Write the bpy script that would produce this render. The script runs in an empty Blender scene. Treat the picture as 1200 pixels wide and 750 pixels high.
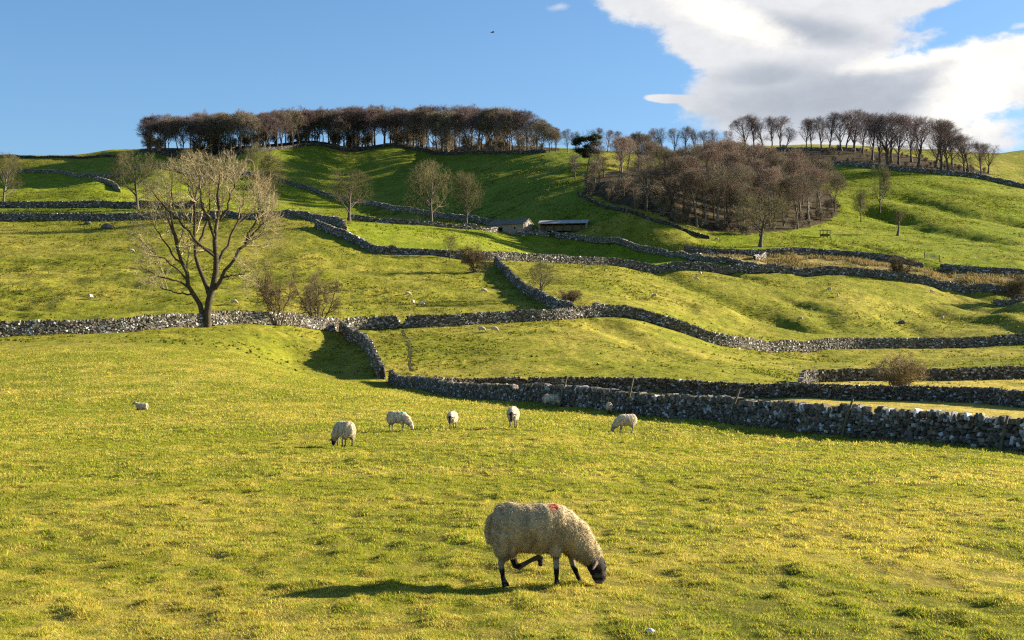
import bpy, math, random
import numpy as np
from mathutils import Vector
from mathutils.bvhtree import BVHTree

SC = bpy.context.scene
COL = SC.collection
R = math.radians
PI = math.pi

# ------------------------------------------------------------------ camera model
FPX, CX, CY, HZ = 1648.0, 600.0, 375.0, 446.0      # photo is 1200 x 750
EYE = 1.88
PITCH = math.atan((HZ - CY) / FPX)
cp, sp = math.cos(PITCH), math.sin(PITCH)
SUN_AZ, SUN_EL = R(72.0), R(20.0)                    # azimuth from +Y (view) to the right
SUNV = np.array([math.cos(SUN_EL) * math.sin(SUN_AZ), math.cos(SUN_EL) * math.cos(SUN_AZ), math.sin(SUN_EL)])


def ray(px, py):
    a = (np.asarray(px, float) - CX) / FPX
    b = (CY - np.asarray(py, float)) / FPX
    return np.stack([a, cp - sp * b, sp + cp * b], -1)


def at_depth(px, py, d):
    r = ray(px, py)
    return np.array([0, 0, EYE]) + r * (np.asarray(d, float) / r[..., 1])[..., None]


# ------------------------------------------------------------------ noise
def _hash(ix, iy, seed):
    h = (ix.astype(np.int64) * 374761393 + iy.astype(np.int64) * 668265263 + seed * 982451653) & 0x7fffffff
    h = ((h ^ (h >> 13)) * 1274126177) & 0x7fffffff
    return (h ^ (h >> 16)) & 0xffff


def pn(x, y, seed=0):
    x = np.asarray(x, float); y = np.asarray(y, float)
    ix = np.floor(x); iy = np.floor(y)
    fx, fy = x - ix, y - iy
    ux = fx * fx * fx * (fx * (fx * 6 - 15) + 10); uy = fy * fy * fy * (fy * (fy * 6 - 15) + 10)

    def g(ox, oy):
        a = _hash(ix + ox, iy + oy, seed) * (2 * PI / 65536.0)
        return np.cos(a) * (fx - ox) + np.sin(a) * (fy - oy)
    a = g(0, 0) * (1 - ux) + g(1, 0) * ux
    b = g(0, 1) * (1 - ux) + g(1, 1) * ux
    return (a * (1 - uy) + b * uy) * 1.5


def fbm(x, y, seed=0, oct=4, gain=.5):
    s = 0; a = 1.0; t = 0
    for i in range(oct):
        s = s + a * pn(x * 2 ** i + 17.3 * i, y * 2 ** i - 9.1 * i, seed + i); t += a; a *= gain
    return s / t


def sstep(a, b, x):
    t = np.clip((x - a) / (b - a), 0, 1)
    return t * t * (3 - 2 * t)


# ------------------------------------------------------------------ walls: (photo x, photo y of the foot, distance)
WALLS = {
    'near': [(458, 448, 150), (495, 457, 130), (531, 466, 112), (580, 470, 102), (640, 472, 93), (676, 477, 86), (752, 487, 76), (835, 493, 70), (872, 499, 66), (963, 510, 59), (1035, 514, 56), (1090, 520, 53), (1200, 530, 50), (1300, 540, 47), (1420, 552, 44)],
    'lane': [(508, 458, 140), (560, 459, 143), (640, 459, 143), (700, 458.5, 143), (780, 460, 142), (835, 464, 140), (908, 467, 138), (990, 468.5, 136), (1035, 469, 135), (1090, 470, 133), (1145, 472, 128), (1200, 478, 118), (1320, 488, 105)],
    'fold': [(938, 463, 140), (940, 456, 150), (943, 449, 161), (1000, 447, 163), (1080, 447, 165), (1200, 446, 167), (1330, 445, 168)],
    'cross': [(402, 387, 190), (424, 386, 192), (440, 385.5, 193), (464, 385, 193), (476, 384.5, 193), (517, 383, 193), (590, 377.5, 196), (645, 375, 198), (690, 370, 202), (742, 371, 204), (770, 379, 203), (800, 388, 203), (853, 404, 205), (900, 404, 212), (1000, 405, 222), (1100, 405.5, 226), (1200, 403, 228), (1330, 400, 230)],
    'left': [(-150, 401, 153), (0, 394, 160), (60, 391, 162), (120, 388, 165), (200, 385, 170), (240, 383, 173), (300, 381, 178), (350, 383, 183), (399, 388, 189)],
    'drop': [(400, 391, 188), (425, 408, 175), (433, 417, 166), (441, 433, 157), (448, 446, 151)],
    'mid': [(370, 269, 302), (378, 274, 298), (390, 279, 294), (405, 284, 290), (425, 292, 284), (440, 299, 278), (480, 302, 277), (530, 304, 277), (570, 305, 278), (600, 306, 282), (660, 308, 288), (720, 310, 293), (800, 315, 294), (850, 317, 294), (900, 318, 295), (940, 320, 297), (1030, 327, 299), (1100, 337, 298), (1165, 344, 295), (1250, 352, 292)],
    'stub_right': [(1164, 357, 285), (1200, 359, 283), (1320, 362, 280)],
    'slope': [(581, 307, 277), (590, 319, 262), (600, 330, 248), (606, 336, 242), (617, 344, 232), (632, 352, 222), (650, 360, 212), (672, 368, 204)],
    'long': [(-150, 258, 345), (0, 257, 340), (80, 257, 338), (160, 256.5, 337), (240, 257, 335), (320, 256, 332), (345, 257, 328), (372, 262, 320), (395, 266, 312), (403, 271, 304), (405, 278, 296)],
    'barn_right': [(647, 278, 368), (672, 280, 362), (700, 284, 353), (745, 292, 335), (788, 300, 318), (832, 306, 308), (868, 311, 302), (890, 316, 299)],
    'barn_front': [(604, 276.5, 367), (645, 277.5, 366)],
    'upper': [(801, 291, 322), (866, 294, 320), (940, 295, 325), (1010, 302, 322), (1050, 306, 320), (1083, 312, 317)],
    'upper_right': [(1102, 315, 316), (1200, 323, 312), (1330, 332, 308)],
    'wood': [(677, 229, 400), (690, 236, 386), (739, 248, 358), (765, 256, 351), (792, 263, 347), (813, 270, 344), (833, 276, 342)],
    'diag': [(240, 207, 547), (300, 206, 536), (322, 209, 532), (340, 216, 530), (360, 221, 529), (380, 228, 524), (396, 232, 517), (436, 241, 496), (460, 247, 475), (480, 249, 462), (520, 255, 430), (560, 261, 402), (578, 264, 391)],
    'top_left': [(-150, 208, 625), (0, 207, 595), (100, 207, 575), (136, 207, 567), (236, 207, 548)],
    'pale': [(110, 212, 458), (128, 216, 448), (140, 227, 420)],
    'strip': [(-150, 243, 378), (0, 243, 376), (80, 243.5, 375), (166, 245, 373), (240, 246, 371)],
    'trees': [(410, 259, 352), (445, 261, 352), (480, 263, 354), (530, 267, 357), (570, 270, 360), (584, 273, 364)],
    'ridge_right': [(972, 192, 520), (1010, 195, 512), (1074, 202, 500), (1138, 208, 492), (1170, 215, 485), (1200, 222, 478), (1330, 240, 465)],
    'crest_right': [(880, 177, 560), (905, 176, 560), (960, 175.5, 562), (1010, 177, 565)],
    'crest_left': [(-150, 184, 650), (30, 184, 622), (70, 185, 612), (120, 184, 600), (160, 181.5, 590)],
    'wood_ridge': [(166, 180, 585), (300, 178, 567), (370, 171, 600), (460, 170, 610), (500, 179, 592), (560, 180, 552), (640, 177.5, 514)],
    'pale_stub': [(884, 302, 313), (897, 294, 321)],
}
EXTRA = [
    # mid fields and slopes
    (402, 525, 40), (466, 505, 51), (530, 503, 53), (601, 502, 52), (645, 478, 88), (732, 508, 56), (165, 481, 80), (900, 530, 45),
    (-100, 452, 104), (100, 451, 104), (300, 451, 108), (-100, 424, 128), (100, 421, 129), (300, 420, 147), (380, 447, 140), (345, 424, 165), (380, 430, 162), (412, 436, 157),
    (-100, 375, 183), (100, 370, 186), (100, 340, 217), (100, 300, 270), (100, 275, 310), (300, 340, 224), (300, 300, 272), (-120, 340, 217), (-120, 300, 270),
    (500, 345, 228), (1000, 350, 266), (1200, 350, 270), (1000, 430, 183), (1200, 425, 190), (1330, 430, 186), (700, 420, 165), (600, 420, 163), (850, 430, 168), (500, 420, 165),
    (300, 190, 550), (500, 192, 572), (500, 215, 514), (600, 215, 456), (600, 240, 417), (150, 193, 578), (0, 195, 608), (-150, 195, 637), (0, 225, 480), (100, 225, 470), (640, 262, 375), (650, 200, 456), (560, 200, 507), (400, 200, 574), (400, 215, 548), (690, 200, 445),
    (1000, 262, 395), (1000, 240, 440), (1000, 215, 478), (1100, 230, 450), (1100, 260, 400), (1100, 285, 355), (1200, 250, 428), (1200, 290, 355), (1330, 270, 420), (930, 268, 368), (880, 278, 345),
    (880, 250, 390), (850, 222, 430), (760, 212, 430), (800, 197, 500), (920, 200, 505), (1100, 188, 550), (1200, 195, 545), (1330, 195, 560),
]
CREST = [(-150, 181, 660), (0, 181, 632), (70, 183, 618), (130, 179.5, 605), (160, 178, 600), (250, 176, 592), (300, 174, 588), (380, 167, 624), (460, 167, 634), (560, 170, 594), (640, 173, 563), (700, 176, 562), (780, 180, 580), (860, 174, 595), (950, 171, 603), (1010, 173, 605), (1060, 176, 605), (1100, 175, 605), (1160, 180, 610), (1200, 177, 625), (1330, 170, 640)]

cpts = []
for k, w in WALLS.items():
    if k in ('pale_stub',):
        continue
    cpts += w
cpts += EXTRA + CREST
P = at_depth(np.array([c[0] for c in cpts]), np.array([c[1] for c in cpts]), np.array([c[2] for c in cpts]))
CU = list(P[:, 0] / P[:, 1]); CV = list(np.log(P[:, 1])); CQ = list(P[:, 2] / P[:, 1])
for u in np.linspace(-.5, .5, 9):
    for d, zz in ((6, -.01), (10, 0), (14, 0), (22, 0)):
        zz2 = zz - (max(0, u - .1) * .5 * d / 22 if d > 12 else 0)
        CU.append(u); CV.append(math.log(d)); CQ.append(zz2 / d)
    for d, zz in ((760, 92), (1000, 66), (1600, 45), (3500, 30)):
        CU.append(u); CV.append(math.log(d)); CQ.append(zz / d)
CU = np.array(CU) * 3.2; CV = np.array(CV); CQ = np.array(CQ)


def _phi(r2):
    return .5 * r2 * np.log(r2 + 1e-9)


n = len(CU)
A = np.zeros((n + 3, n + 3))
A[:n, :n] = _phi((CU[:, None] - CU) ** 2 + (CV[:, None] - CV) ** 2) + np.eye(n) * 2e-4
A[:n, n] = 1; A[:n, n + 1] = CU; A[:n, n + 2] = CV
A[n:, :n] = A[:n, n:].T
TW = np.linalg.solve(A, np.concatenate([CQ, np.zeros(3)])).astype(np.float32)
CU32, CV32 = CU.astype(np.float32), CV.astype(np.float32)


def h_base(X, Y):
    X = np.asarray(X, float); Y = np.asarray(Y, float)
    sh = X.shape
    Yc = np.maximum(Y, 6.0).ravel()
    u = np.clip(X.ravel() / Yc, -.52, .52).astype(np.float32) * np.float32(3.2)
    v = np.minimum(np.log(Yc), 8.2).astype(np.float32)
    out = np.empty(len(u), np.float32)
    for i in range(0, len(u), 20000):
        a, b = u[i:i + 20000], v[i:i + 20000]
        r2 = (a[:, None] - CU32) ** 2 + (b[:, None] - CV32) ** 2
        out[i:i + 20000] = _phi(r2) @ TW[:n] + TW[n] + a * TW[n + 1] + b * TW[n + 2]
    return (out.astype(float) * np.minimum(Yc, 3600)).reshape(sh)


def cast_fn(hf, px, py, dmin=6.0, dmax=720.0, steps=900):
    """first crossing of the rays through photo pixels with the height field"""
    px = np.atleast_1d(np.asarray(px, float)); py = np.atleast_1d(np.asarray(py, float))
    r = ray(px, py); r = r / r[:, 1:2]
    ds = np.geomspace(dmin, dmax, steps)
    X = r[:, 0:1] * ds; Y = np.broadcast_to(ds, X.shape); Z = EYE + r[:, 2:3] * ds
    below = Z <= hf(X, Y)
    i = np.where(below.any(1), below.argmax(1), steps - 1)
    lo = ds[np.maximum(i - 1, 0)]; hi = ds[i]
    for _ in range(14):
        m = .5 * (lo + hi)
        b = (EYE + r[:, 2] * m) <= hf(r[:, 0] * m, m)
        hi = np.where(b, m, hi); lo = np.where(b, lo, m)
    return np.stack([r[:, 0] * hi, hi, hf(r[:, 0] * hi, hi)], -1)


# gullies and terrace edges that show as dark streaks, plus troughs added for shade: pixel lines on the bare terrain
GUL = [
    ([(720, 312), (770, 316), (800, 328), (850, 347), (890, 362), (945, 380)], 1.3, 3.0), ([(1090, 362), (1140, 375), (1210, 386)], 1.3, 3.2), ([(700, 375), (745, 398), (790, 414)], .9, 3.0),
    ([(1120, 352), (1165, 362), (1215, 370)], 1.2, 3.0), ([(890, 296), (960, 302), (1010, 310)], .6, 2.0), ([(610, 200), (650, 202), (690, 205)], .9, 5), ([(1090, 220), (1150, 228), (1210, 238)], 1.6, 5), ([(1015, 243), (1080, 262), (1160, 280)], 3.2, 5.5), ([(1060, 232), (1130, 246), (1210, 262)], 2.4, 5),  # deep upper-right troughs are added to imitate shadows cast on that slope
    ([(480, 205), (560, 198), (620, 195)], 1.0, 5), ([(290, 196), (380, 193), (460, 197)], 1.0, 5),
    ([(168, 318), (215, 322), (262, 320)], 1.0, 2.0), ([(0, 330), (40, 333), (80, 331)], .9, 1.8), ([(480, 350), (540, 346), (600, 348)], .6, 2.5),
    ([(150, 334), (200, 338), (260, 337)], .8, 1.8), ([(60, 346), (110, 349), (150, 348)], .7, 1.8), ([(0, 292), (60, 290), (140, 296)], .7, 2.0), ([(10, 308), (70, 310), (120, 309)], .7, 2.0),
]
GULW = []
for line, dep, wid in GUL:
    a = np.array(line, float)
    w = cast_fn(h_base, a[:, 0], a[:, 1], 90, 640, 500)
    GULW.append((w[:, :2], dep, wid))


def seg_dist(X, Y, line):
    best = np.full(X.shape, 1e9)
    for (x0, y0), (x1, y1) in zip(line[:-1], line[1:]):
        dx, dy = x1 - x0, y1 - y0
        t = np.clip(((X - x0) * dx + (Y - y0) * dy) / (dx * dx + dy * dy + 1e-9), 0, 1)
        best = np.minimum(best, np.hypot(X - x0 - t * dx, Y - y0 - t * dy))
    return best


def in_poly(X, Y, poly):
    c = np.zeros(X.shape, bool); k = len(poly); j = k - 1
    for i in range(k):
        xi, yi = poly[i]; xj, yj = poly[j]
        cond = ((yi > Y) != (yj > Y)) & (X < (xj - xi) * (Y - yi) / (yj - yi + 1e-12) + xi)
        c ^= cond; j = i
    return c


def wpts(key, i0=None, i1=None):
    a = WALLS[key][i0:i1]
    return [tuple(p) for p in at_depth(np.array([q[0] for q in a]), np.array([q[1] for q in a]), np.array([q[2] for q in a]))[:, :2]]


BARN_FIELD = np.array(wpts('mid', 3, 16) + wpts('barn_right')[::-1] + wpts('barn_front')[::-1] + wpts('trees')[::-1] + [wpts('long')[-1]])


def h(X, Y):
    X = np.asarray(X, float); Y = np.asarray(Y, float)
    z = h_base(X, Y)
    near = 1 - sstep(60, 140, Y)
    far = sstep(130, 200, Y)
    z = z + near * (.045 * pn(X * .55, Y * .5, 3) + .055 * pn(X * .16, Y * .12, 4) + .022 * pn(X * 1.9, Y * 1.7, 5) + .045 * np.maximum(pn(X * 2.6, Y * 1.5, 6), -.2) * (.5 + .8 * sstep(-.2, .4, pn(X * .5, Y * .4, 7))))
    # hummocks and sheep terracettes, stretched along the contour
    reg = sstep(-.2, .35, pn(X * .012, Y * .012, 31))
    left = 1 - sstep(-5, 30, X)
    rgt = sstep(-5, 25, X) * (1 - sstep(320, 380, Y)) * sstep(190, 215, Y)
    calm = np.where(in_poly(X.ravel(), Y.ravel(), BARN_FIELD).reshape(X.shape), .3, 1.0)
    wx, wy = X + 5 * pn(X * .04, Y * .04, 21), Y + 5 * pn(X * .04, Y * .04, 22)
    al, ac = wx * .27 - wy * .963, wx * .963 + wy * .27
    z = z + far * calm * ((.25 + .25 * reg) * pn(X * .03, Y * .05, 11) + (.16 + .34 * left) * (.4 + .8 * reg) * pn(wx * .09, wy * .20, 12) + (.08 + .19 * left) * (.3 + .8 * reg) * pn(wx * .26, wy * .50, 15) + .9 * pn(X * .012, Y * .016, 13) + .08 * pn(X * .7, Y * .9, 14))
    z = z - far * rgt * .8 * np.exp(-(pn(ac * .075, al * .009, 43) / .22) ** 2) * sstep(-.25, .3, pn(ac * .03, al * .03, 42))
    for line, dep, wid in GULW:
        x0, y0 = line.min(0) - 5 * wid; x1, y1 = line.max(0) + 5 * wid
        m = (X > x0) & (X < x1) & (Y > y0) & (Y < y1)
        if m.any():
            dd = seg_dist(X[m], Y[m], line)
            z[m] -= dep * np.exp(-(dd / wid) ** 2) * (.72 + .35 * pn(X[m] * .08, Y[m] * .08, 77))
    return z


def h1(x, y):
    return float(h(np.array([x]), np.array([y]))[0])


def cast(px, py, **k):
    return cast_fn(h, px, py, **k)


def pix(Pw):
    """world -> photo pixel"""
    Pw = np.asarray(Pw, float)
    y, z = Pw[..., 1], Pw[..., 2] - EYE
    f = y * cp + z * sp
    return CX + FPX * Pw[..., 0] / f, CY - FPX * (z * cp - y * sp) / f


# ------------------------------------------------------------------ mesh / object helpers
def mesh_np(name, verts, quads=None, tris=None, mats=(), colors=None, smooth=False, uvs=None, mat_idx=None):
    me = bpy.data.meshes.new(name)
    verts = np.asarray(verts, np.float32)
    loops, starts = [], []
    nq = 0 if quads is None else len(quads); nt = 0 if tris is None else len(tris)
    if nq:
        loops.append(np.asarray(quads, np.int32).ravel())
    if nt:
        loops.append(np.asarray(tris, np.int32).ravel())
    loops = np.concatenate(loops)
    st = np.concatenate([np.arange(nq) * 4, nq * 4 + np.arange(nt) * 3]).astype(np.int32)
    me.vertices.add(len(verts)); me.vertices.foreach_set('co', verts.ravel())
    me.loops.add(len(loops)); me.loops.foreach_set('vertex_index', loops)
    me.polygons.add(nq + nt); me.polygons.foreach_set('loop_start', st)
    for m in mats:
        me.materials.append(m)
    if mat_idx is not None:
        me.polygons.foreach_set('material_index', np.asarray(mat_idx, np.int32))
    me.update(calc_edges=True)
    if smooth:
        me.polygons.foreach_set('use_smooth', np.ones(nq + nt, bool))
    else:
        me.polygons.foreach_set('use_smooth', np.zeros(nq + nt, bool))
    if colors is not None:
        a = me.color_attributes.new('tint', 'FLOAT_COLOR', 'POINT')
        c = np.ones((len(verts), 4), np.float32); c[:, :3] = colors
        a.data.foreach_set('color', c.ravel())
    return me


def link(name, me, parent=None, loc=None, rotz=None):
    o = bpy.data.objects.new(name, me); COL.objects.link(o)
    if parent is not None:
        o.parent = parent
    if loc is not None:
        o.location = loc
    if rotz is not None:
        o.rotation_euler = (0, 0, rotz)
    return o


def tag(o, label=None, cat=None, group=None, kind=None):
    if label: o['label'] = label
    if cat: o['category'] = cat
    if group: o['group'] = group
    if kind: o['kind'] = kind
    return o


def empty(name, loc, rotz=0, scale=None):
    o = bpy.data.objects.new(name, None); COL.objects.link(o)
    o.empty_display_size = .3
    o.location = loc; o.rotation_euler = (0, 0, rotz)
    if scale is not None:
        o.scale = scale if hasattr(scale, '__len__') else (scale,) * 3
    return o


class MB:
    """collects boxes, bars and prisms into one mesh"""
    def __init__(s):
        s.v, s.q, s.t = [], [], []

    def add(s, v, q=(), t=()):
        o = len(s.v); s.v += [tuple(p) for p in v]
        s.q += [tuple(i + o for i in f) for f in q]; s.t += [tuple(i + o for i in f) for f in t]

    def box(s, c, d):
        x, y, z = c; a, b, e = d[0] / 2, d[1] / 2, d[2] / 2
        s.add([(x + i * a, y + j * b, z + k * e) for k in (-1, 1) for (i, j) in ((-1, -1), (1, -1), (1, 1), (-1, 1))],
              [(3, 2, 1, 0), (4, 5, 6, 7), (0, 1, 5, 4), (1, 2, 6, 5), (2, 3, 7, 6), (3, 0, 4, 7)])

    def bar(s, p, q, r0, r1=None, n=6):
        r1 = r0 if r1 is None else r1
        p, q = Vector(p), Vector(q); d = (q - p).normalized()
        u = d.orthogonal().normalized(); w = d.cross(u)
        v = []
        for c, r in ((p, r0), (q, r1)):
            v += [c + (u * math.cos(2 * PI * i / n) + w * math.sin(2 * PI * i / n)) * r for i in range(n)]
        v += [p, q]
        s.add(v, [(i, (i + 1) % n, n + (i + 1) % n, n + i) for i in range(n)],
              [((i + 1) % n, i, 2 * n) for i in range(n)] + [(n + i, n + (i + 1) % n, 2 * n + 1) for i in range(n)])

    def build(s, name, mat, parent=None, smooth=False):
        me = mesh_np(name, np.array(s.v), np.array(s.q) if s.q else None, np.array(s.t) if s.t else None, [mat], smooth=smooth)
        return link(name, me, parent)


# ------------------------------------------------------------------ materials
def new_mat(name):
    m = bpy.data.materials.new(name); m.use_nodes = True
    nt = m.node_tree
    b = nt.nodes['Principled BSDF']
    b.inputs['Roughness'].default_value = .9
    b.inputs['Specular IOR Level'].default_value = .15
    return m, nt, b


def N(nt, typ, **kw):
    nd = nt.nodes.new(typ)
    for k, v in kw.items():
        if k.startswith('i_'):
            nd.inputs[k[2:].replace('_', ' ')].default_value = v
        else:
            setattr(nd, k, v)
    return nd


def mixrgb(nt, blend, fac, a, b):
    m = nt.nodes.new('ShaderNodeMix'); m.data_type = 'RGBA'; m.blend_type = blend
    for s, v in ((0, fac), (6, a), (7, b)):
        if hasattr(v, 'is_linked') or hasattr(v, 'links'):
            nt.links.new(v, m.inputs[s])
        else:
            m.inputs[s].default_value = v
    return m.outputs[2]


def attr_mat(name, rough=.9, noise=0, nscale=10, bump=0, bscale=20, bdist=.02, trans=0):
    """colour from the 'tint' attribute, broken up by noise"""
    m, nt, b = new_mat(name)
    L = nt.links.new
    at = N(nt, 'ShaderNodeAttribute', attribute_name='tint')
    col = at.outputs['Color']
    geo = N(nt, 'ShaderNodeNewGeometry')
    if noise:
        nz = N(nt, 'ShaderNodeTexNoise', i_Scale=nscale, i_Detail=5.0, i_Roughness=.65)
        L(geo.outputs['Position'], nz.inputs['Vector'])
        mr = N(nt, 'ShaderNodeMapRange'); L(nz.outputs['Fac'], mr.inputs['Value'])
        mr.inputs['From Min'].default_value = .25; mr.inputs['From Max'].default_value = .75
        mr.inputs['To Min'].default_value = 1 - noise; mr.inputs['To Max'].default_value = 1 + noise
        cc = N(nt, 'ShaderNodeCombineColor')
        for i in range(3):
            L(mr.outputs['Result'], cc.inputs[i])
        col = mixrgb(nt, 'MULTIPLY', 1.0, col, cc.outputs['Color'])
    L(col, b.inputs['Base Color'])
    b.inputs['Roughness'].default_value = rough
    if bump:
        bz = N(nt, 'ShaderNodeTexNoise', i_Scale=bscale, i_Detail=6.0, i_Roughness=.6)
        L(geo.outputs['Position'], bz.inputs['Vector'])
        bp = N(nt, 'ShaderNodeBump', i_Strength=bump, i_Distance=bdist)
        L(bz.outputs['Fac'], bp.inputs['Height']); L(bp.outputs['Normal'], b.inputs['Normal'])
    if trans:
        tr = N(nt, 'ShaderNodeBsdfTranslucent'); L(col, tr.inputs['Color'])
        mx = N(nt, 'ShaderNodeMixShader', i_Fac=trans)
        L(b.outputs[0], mx.inputs[1]); L(tr.outputs[0], mx.inputs[2])
        L(mx.outputs[0], nt.nodes['Material Output'].inputs['Surface'])
    return m


def noise_mat(name, c0, c1, scale=4, rough=.9, bump=0, bdist=.02, obj_random=0, spec=.15):
    m, nt, b = new_mat(name); L = nt.links.new
    b.inputs['Specular IOR Level'].default_value = spec
    tc = N(nt, 'ShaderNodeTexCoord')
    nz = N(nt, 'ShaderNodeTexNoise', i_Scale=scale, i_Detail=6.0, i_Roughness=.65)
    L(tc.outputs['Object'], nz.inputs['Vector'])
    rp = N(nt, 'ShaderNodeValToRGB')
    rp.color_ramp.elements[0].position = .32; rp.color_ramp.elements[1].position = .68
    rp.color_ramp.elements[0].color = (*c0, 1); rp.color_ramp.elements[1].color = (*c1, 1)
    L(nz.outputs['Fac'], rp.inputs['Fac'])
    col = rp.outputs['Color']
    if obj_random:
        oi = N(nt, 'ShaderNodeObjectInfo')
        hs = N(nt, 'ShaderNodeHueSaturation')
        mr = N(nt, 'ShaderNodeMapRange'); L(oi.outputs['Random'], mr.inputs['Value'])
        mr.inputs['To Min'].default_value = 1 - obj_random; mr.inputs['To Max'].default_value = 1 + obj_random
        L(mr.outputs['Result'], hs.inputs['Value']); L(col, hs.inputs['Color'])
        mr2 = N(nt, 'ShaderNodeMapRange'); L(oi.outputs['Random'], mr2.inputs['Value'])
        mr2.inputs['To Min'].default_value = .512; mr2.inputs['To Max'].default_value = .488
        L(mr2.outputs['Result'], hs.inputs['Hue'])
        col = hs.outputs['Color']
    L(col, b.inputs['Base Color']); b.inputs['Roughness'].default_value = rough
    if bump:
        bp = N(nt, 'ShaderNodeBump', i_Strength=bump, i_Distance=bdist)
        L(nz.outputs['Fac'], bp.inputs['Height']); L(bp.outputs['Normal'], b.inputs['Normal'])
    return m


M_STONE = attr_mat('limestone', .92, .35, 9, .5, 25, .02)
M_CORE = noise_mat('wall_core_earth', (.02, .02, .018), (.05, .045, .04), 6)
M_BLADE = attr_mat('grass_blade', .7, 0, trans=.5)
M_WOOL = attr_mat('wool', .95, .25, 30, .8, 60, .02)
M_FUR = attr_mat('fleece_locks', .9, .15, 40, trans=.25)
M_BARK = noise_mat('grey_bark', (.05, .043, .035), (.15, .128, .10), 5, bump=.6, bdist=.03, obj_random=.25)
M_BARK_PALE = noise_mat('pale_bark', (.05, .040, .028), (.17, .135, .09), 4, bump=.6, bdist=.03)
M_BARK_ASH = noise_mat('ash_bark', (.03, .025, .017), (.10, .08, .05), 4, bump=.6, bdist=.03)
M_TWIG_BEECH = noise_mat('beech_twigs', (.098, .070, .066), (.158, .114, .106), .5, obj_random=.32)
M_BARK_WOOD = noise_mat('woodland_bark', (.09, .08, .065), (.22, .20, .165), 3, obj_random=.3)
M_TWIG_WARM = noise_mat('warm_twigs', (.125, .090, .066), (.205, .150, .110), .4, obj_random=.4)
M_TWIG_OLIVE = noise_mat('olive_brown_twigs', (.13, .108, .072), (.215, .178, .12), .5, obj_random=.25)
M_TWIG_FIELD = noise_mat('field_tree_twigs', (.088, .080, .036), (.16, .145, .066), .5, obj_random=.2)
M_TWIG_GOLD = noise_mat('ash_twigs', (.25, .20, .108), (.39, .32, .185), .6)
M_TWIG_STRAW = noise_mat('straw_twigs', (.17, .13, .06), (.27, .21, .10), .8)
M_TWIG_BUSH = noise_mat('bush_twigs', (.075, .058, .030), (.15, .115, .055), .8, obj_random=.2)
M_NEEDLE = noise_mat('pine_needles', (.018, .028, .010), (.045, .06, .02), 1.2)
M_POST = noise_mat('weathered_post', (.07, .06, .032), (.17, .145, .08), 9, bump=.4)
M_SLATE = noise_mat('slate_roof', (.09, .085, .075), (.16, .15, .13), 1.6, rough=.7)
M_TIN = noise_mat('galvanised_sheet', (.30, .28, .245), (.46, .43, .38), .7, rough=.75, spec=.15)
M_BARNSTONE = noise_mat('barn_stone', (.14, .12, .10), (.42, .36, .27), 2.2, bump=.7, bdist=.1)
M_DARK = noise_mat('dark_opening', (.010, .010, .010), (.02, .018, .015), 2)
M_WOOD = noise_mat('dark_timber', (.03, .025, .02), (.08, .065, .05), 3)
M_RED_EARTH = noise_mat('wet_earth', (.02, .022, .012), (.05, .045, .02), 2)
M_BIRD = noise_mat('black_feathers', (.006, .006, .008), (.015, .015, .018), 5)
M_ROCK = noise_mat('white_limestone', (.35, .34, .32), (.7, .69, .66), 8, bump=.5)

# ------------------------------------------------------------------ field colours
def poly_world(pts, dmin=40):
    a = np.array(pts, float)
    return cast(a[:, 0], a[:, 1], dmin=dmin)[:, :2]


GREEN = np.array([.138, .172, .013]); LIME = np.array([.160, .200, .008]); OLIVE = np.array([.190, .178, .017])
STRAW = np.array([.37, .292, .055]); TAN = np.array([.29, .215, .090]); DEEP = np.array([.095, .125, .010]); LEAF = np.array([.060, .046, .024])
FIELDS = [
    (wpts('near', 2) + wpts('lane')[::-1], STRAW * 1.05, .15),
    (wpts('lane', 6) + wpts('fold', 2)[::-1], STRAW * 1.05, .15),
    (wpts('mid', 3, 16) + wpts('barn_right')[::-1] + wpts('barn_front')[::-1] + wpts('trees')[::-1] + [wpts('long')[-1]], LIME, .45),
    (wpts('upper') + wpts('upper_right') + wpts('mid', 14)[::-1], TAN * .8, .8),
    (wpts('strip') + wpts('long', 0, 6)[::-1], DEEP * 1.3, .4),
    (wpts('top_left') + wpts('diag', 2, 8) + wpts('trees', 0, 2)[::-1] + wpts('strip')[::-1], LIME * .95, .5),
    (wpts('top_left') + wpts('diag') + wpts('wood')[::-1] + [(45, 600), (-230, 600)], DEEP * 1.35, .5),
    (wpts('upper') + wpts('upper_right') + wpts('ridge_right')[::-1] + [wpts('wood')[-1]], LIME * .92, .5),
]
WOOD_PX = [(682, 227), (740, 244), (790, 259), (835, 272), (880, 274), (930, 270), (958, 263), (985, 250), (978, 230), (940, 213), (880, 201), (800, 192), (740, 198), (700, 207)]
BANK_PX = [(905, 175), (1000, 176), (1050, 180), (1120, 192), (1165, 205), (1140, 206), (1075, 200), (1010, 194), (972, 190), (940, 195), (905, 190)]
RIDGE_PX = [(163, 179), (300, 176), (375, 169), (465, 169), (500, 178.5), (560, 179.5), (655, 177)]
WOODS = [poly_world(WOOD_PX, 200), poly_world(BANK_PX, 300)]
rw = poly_world(RIDGE_PX, 300)
WOODS.append(np.concatenate([rw, rw[::-1] * 1.09]))


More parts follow.
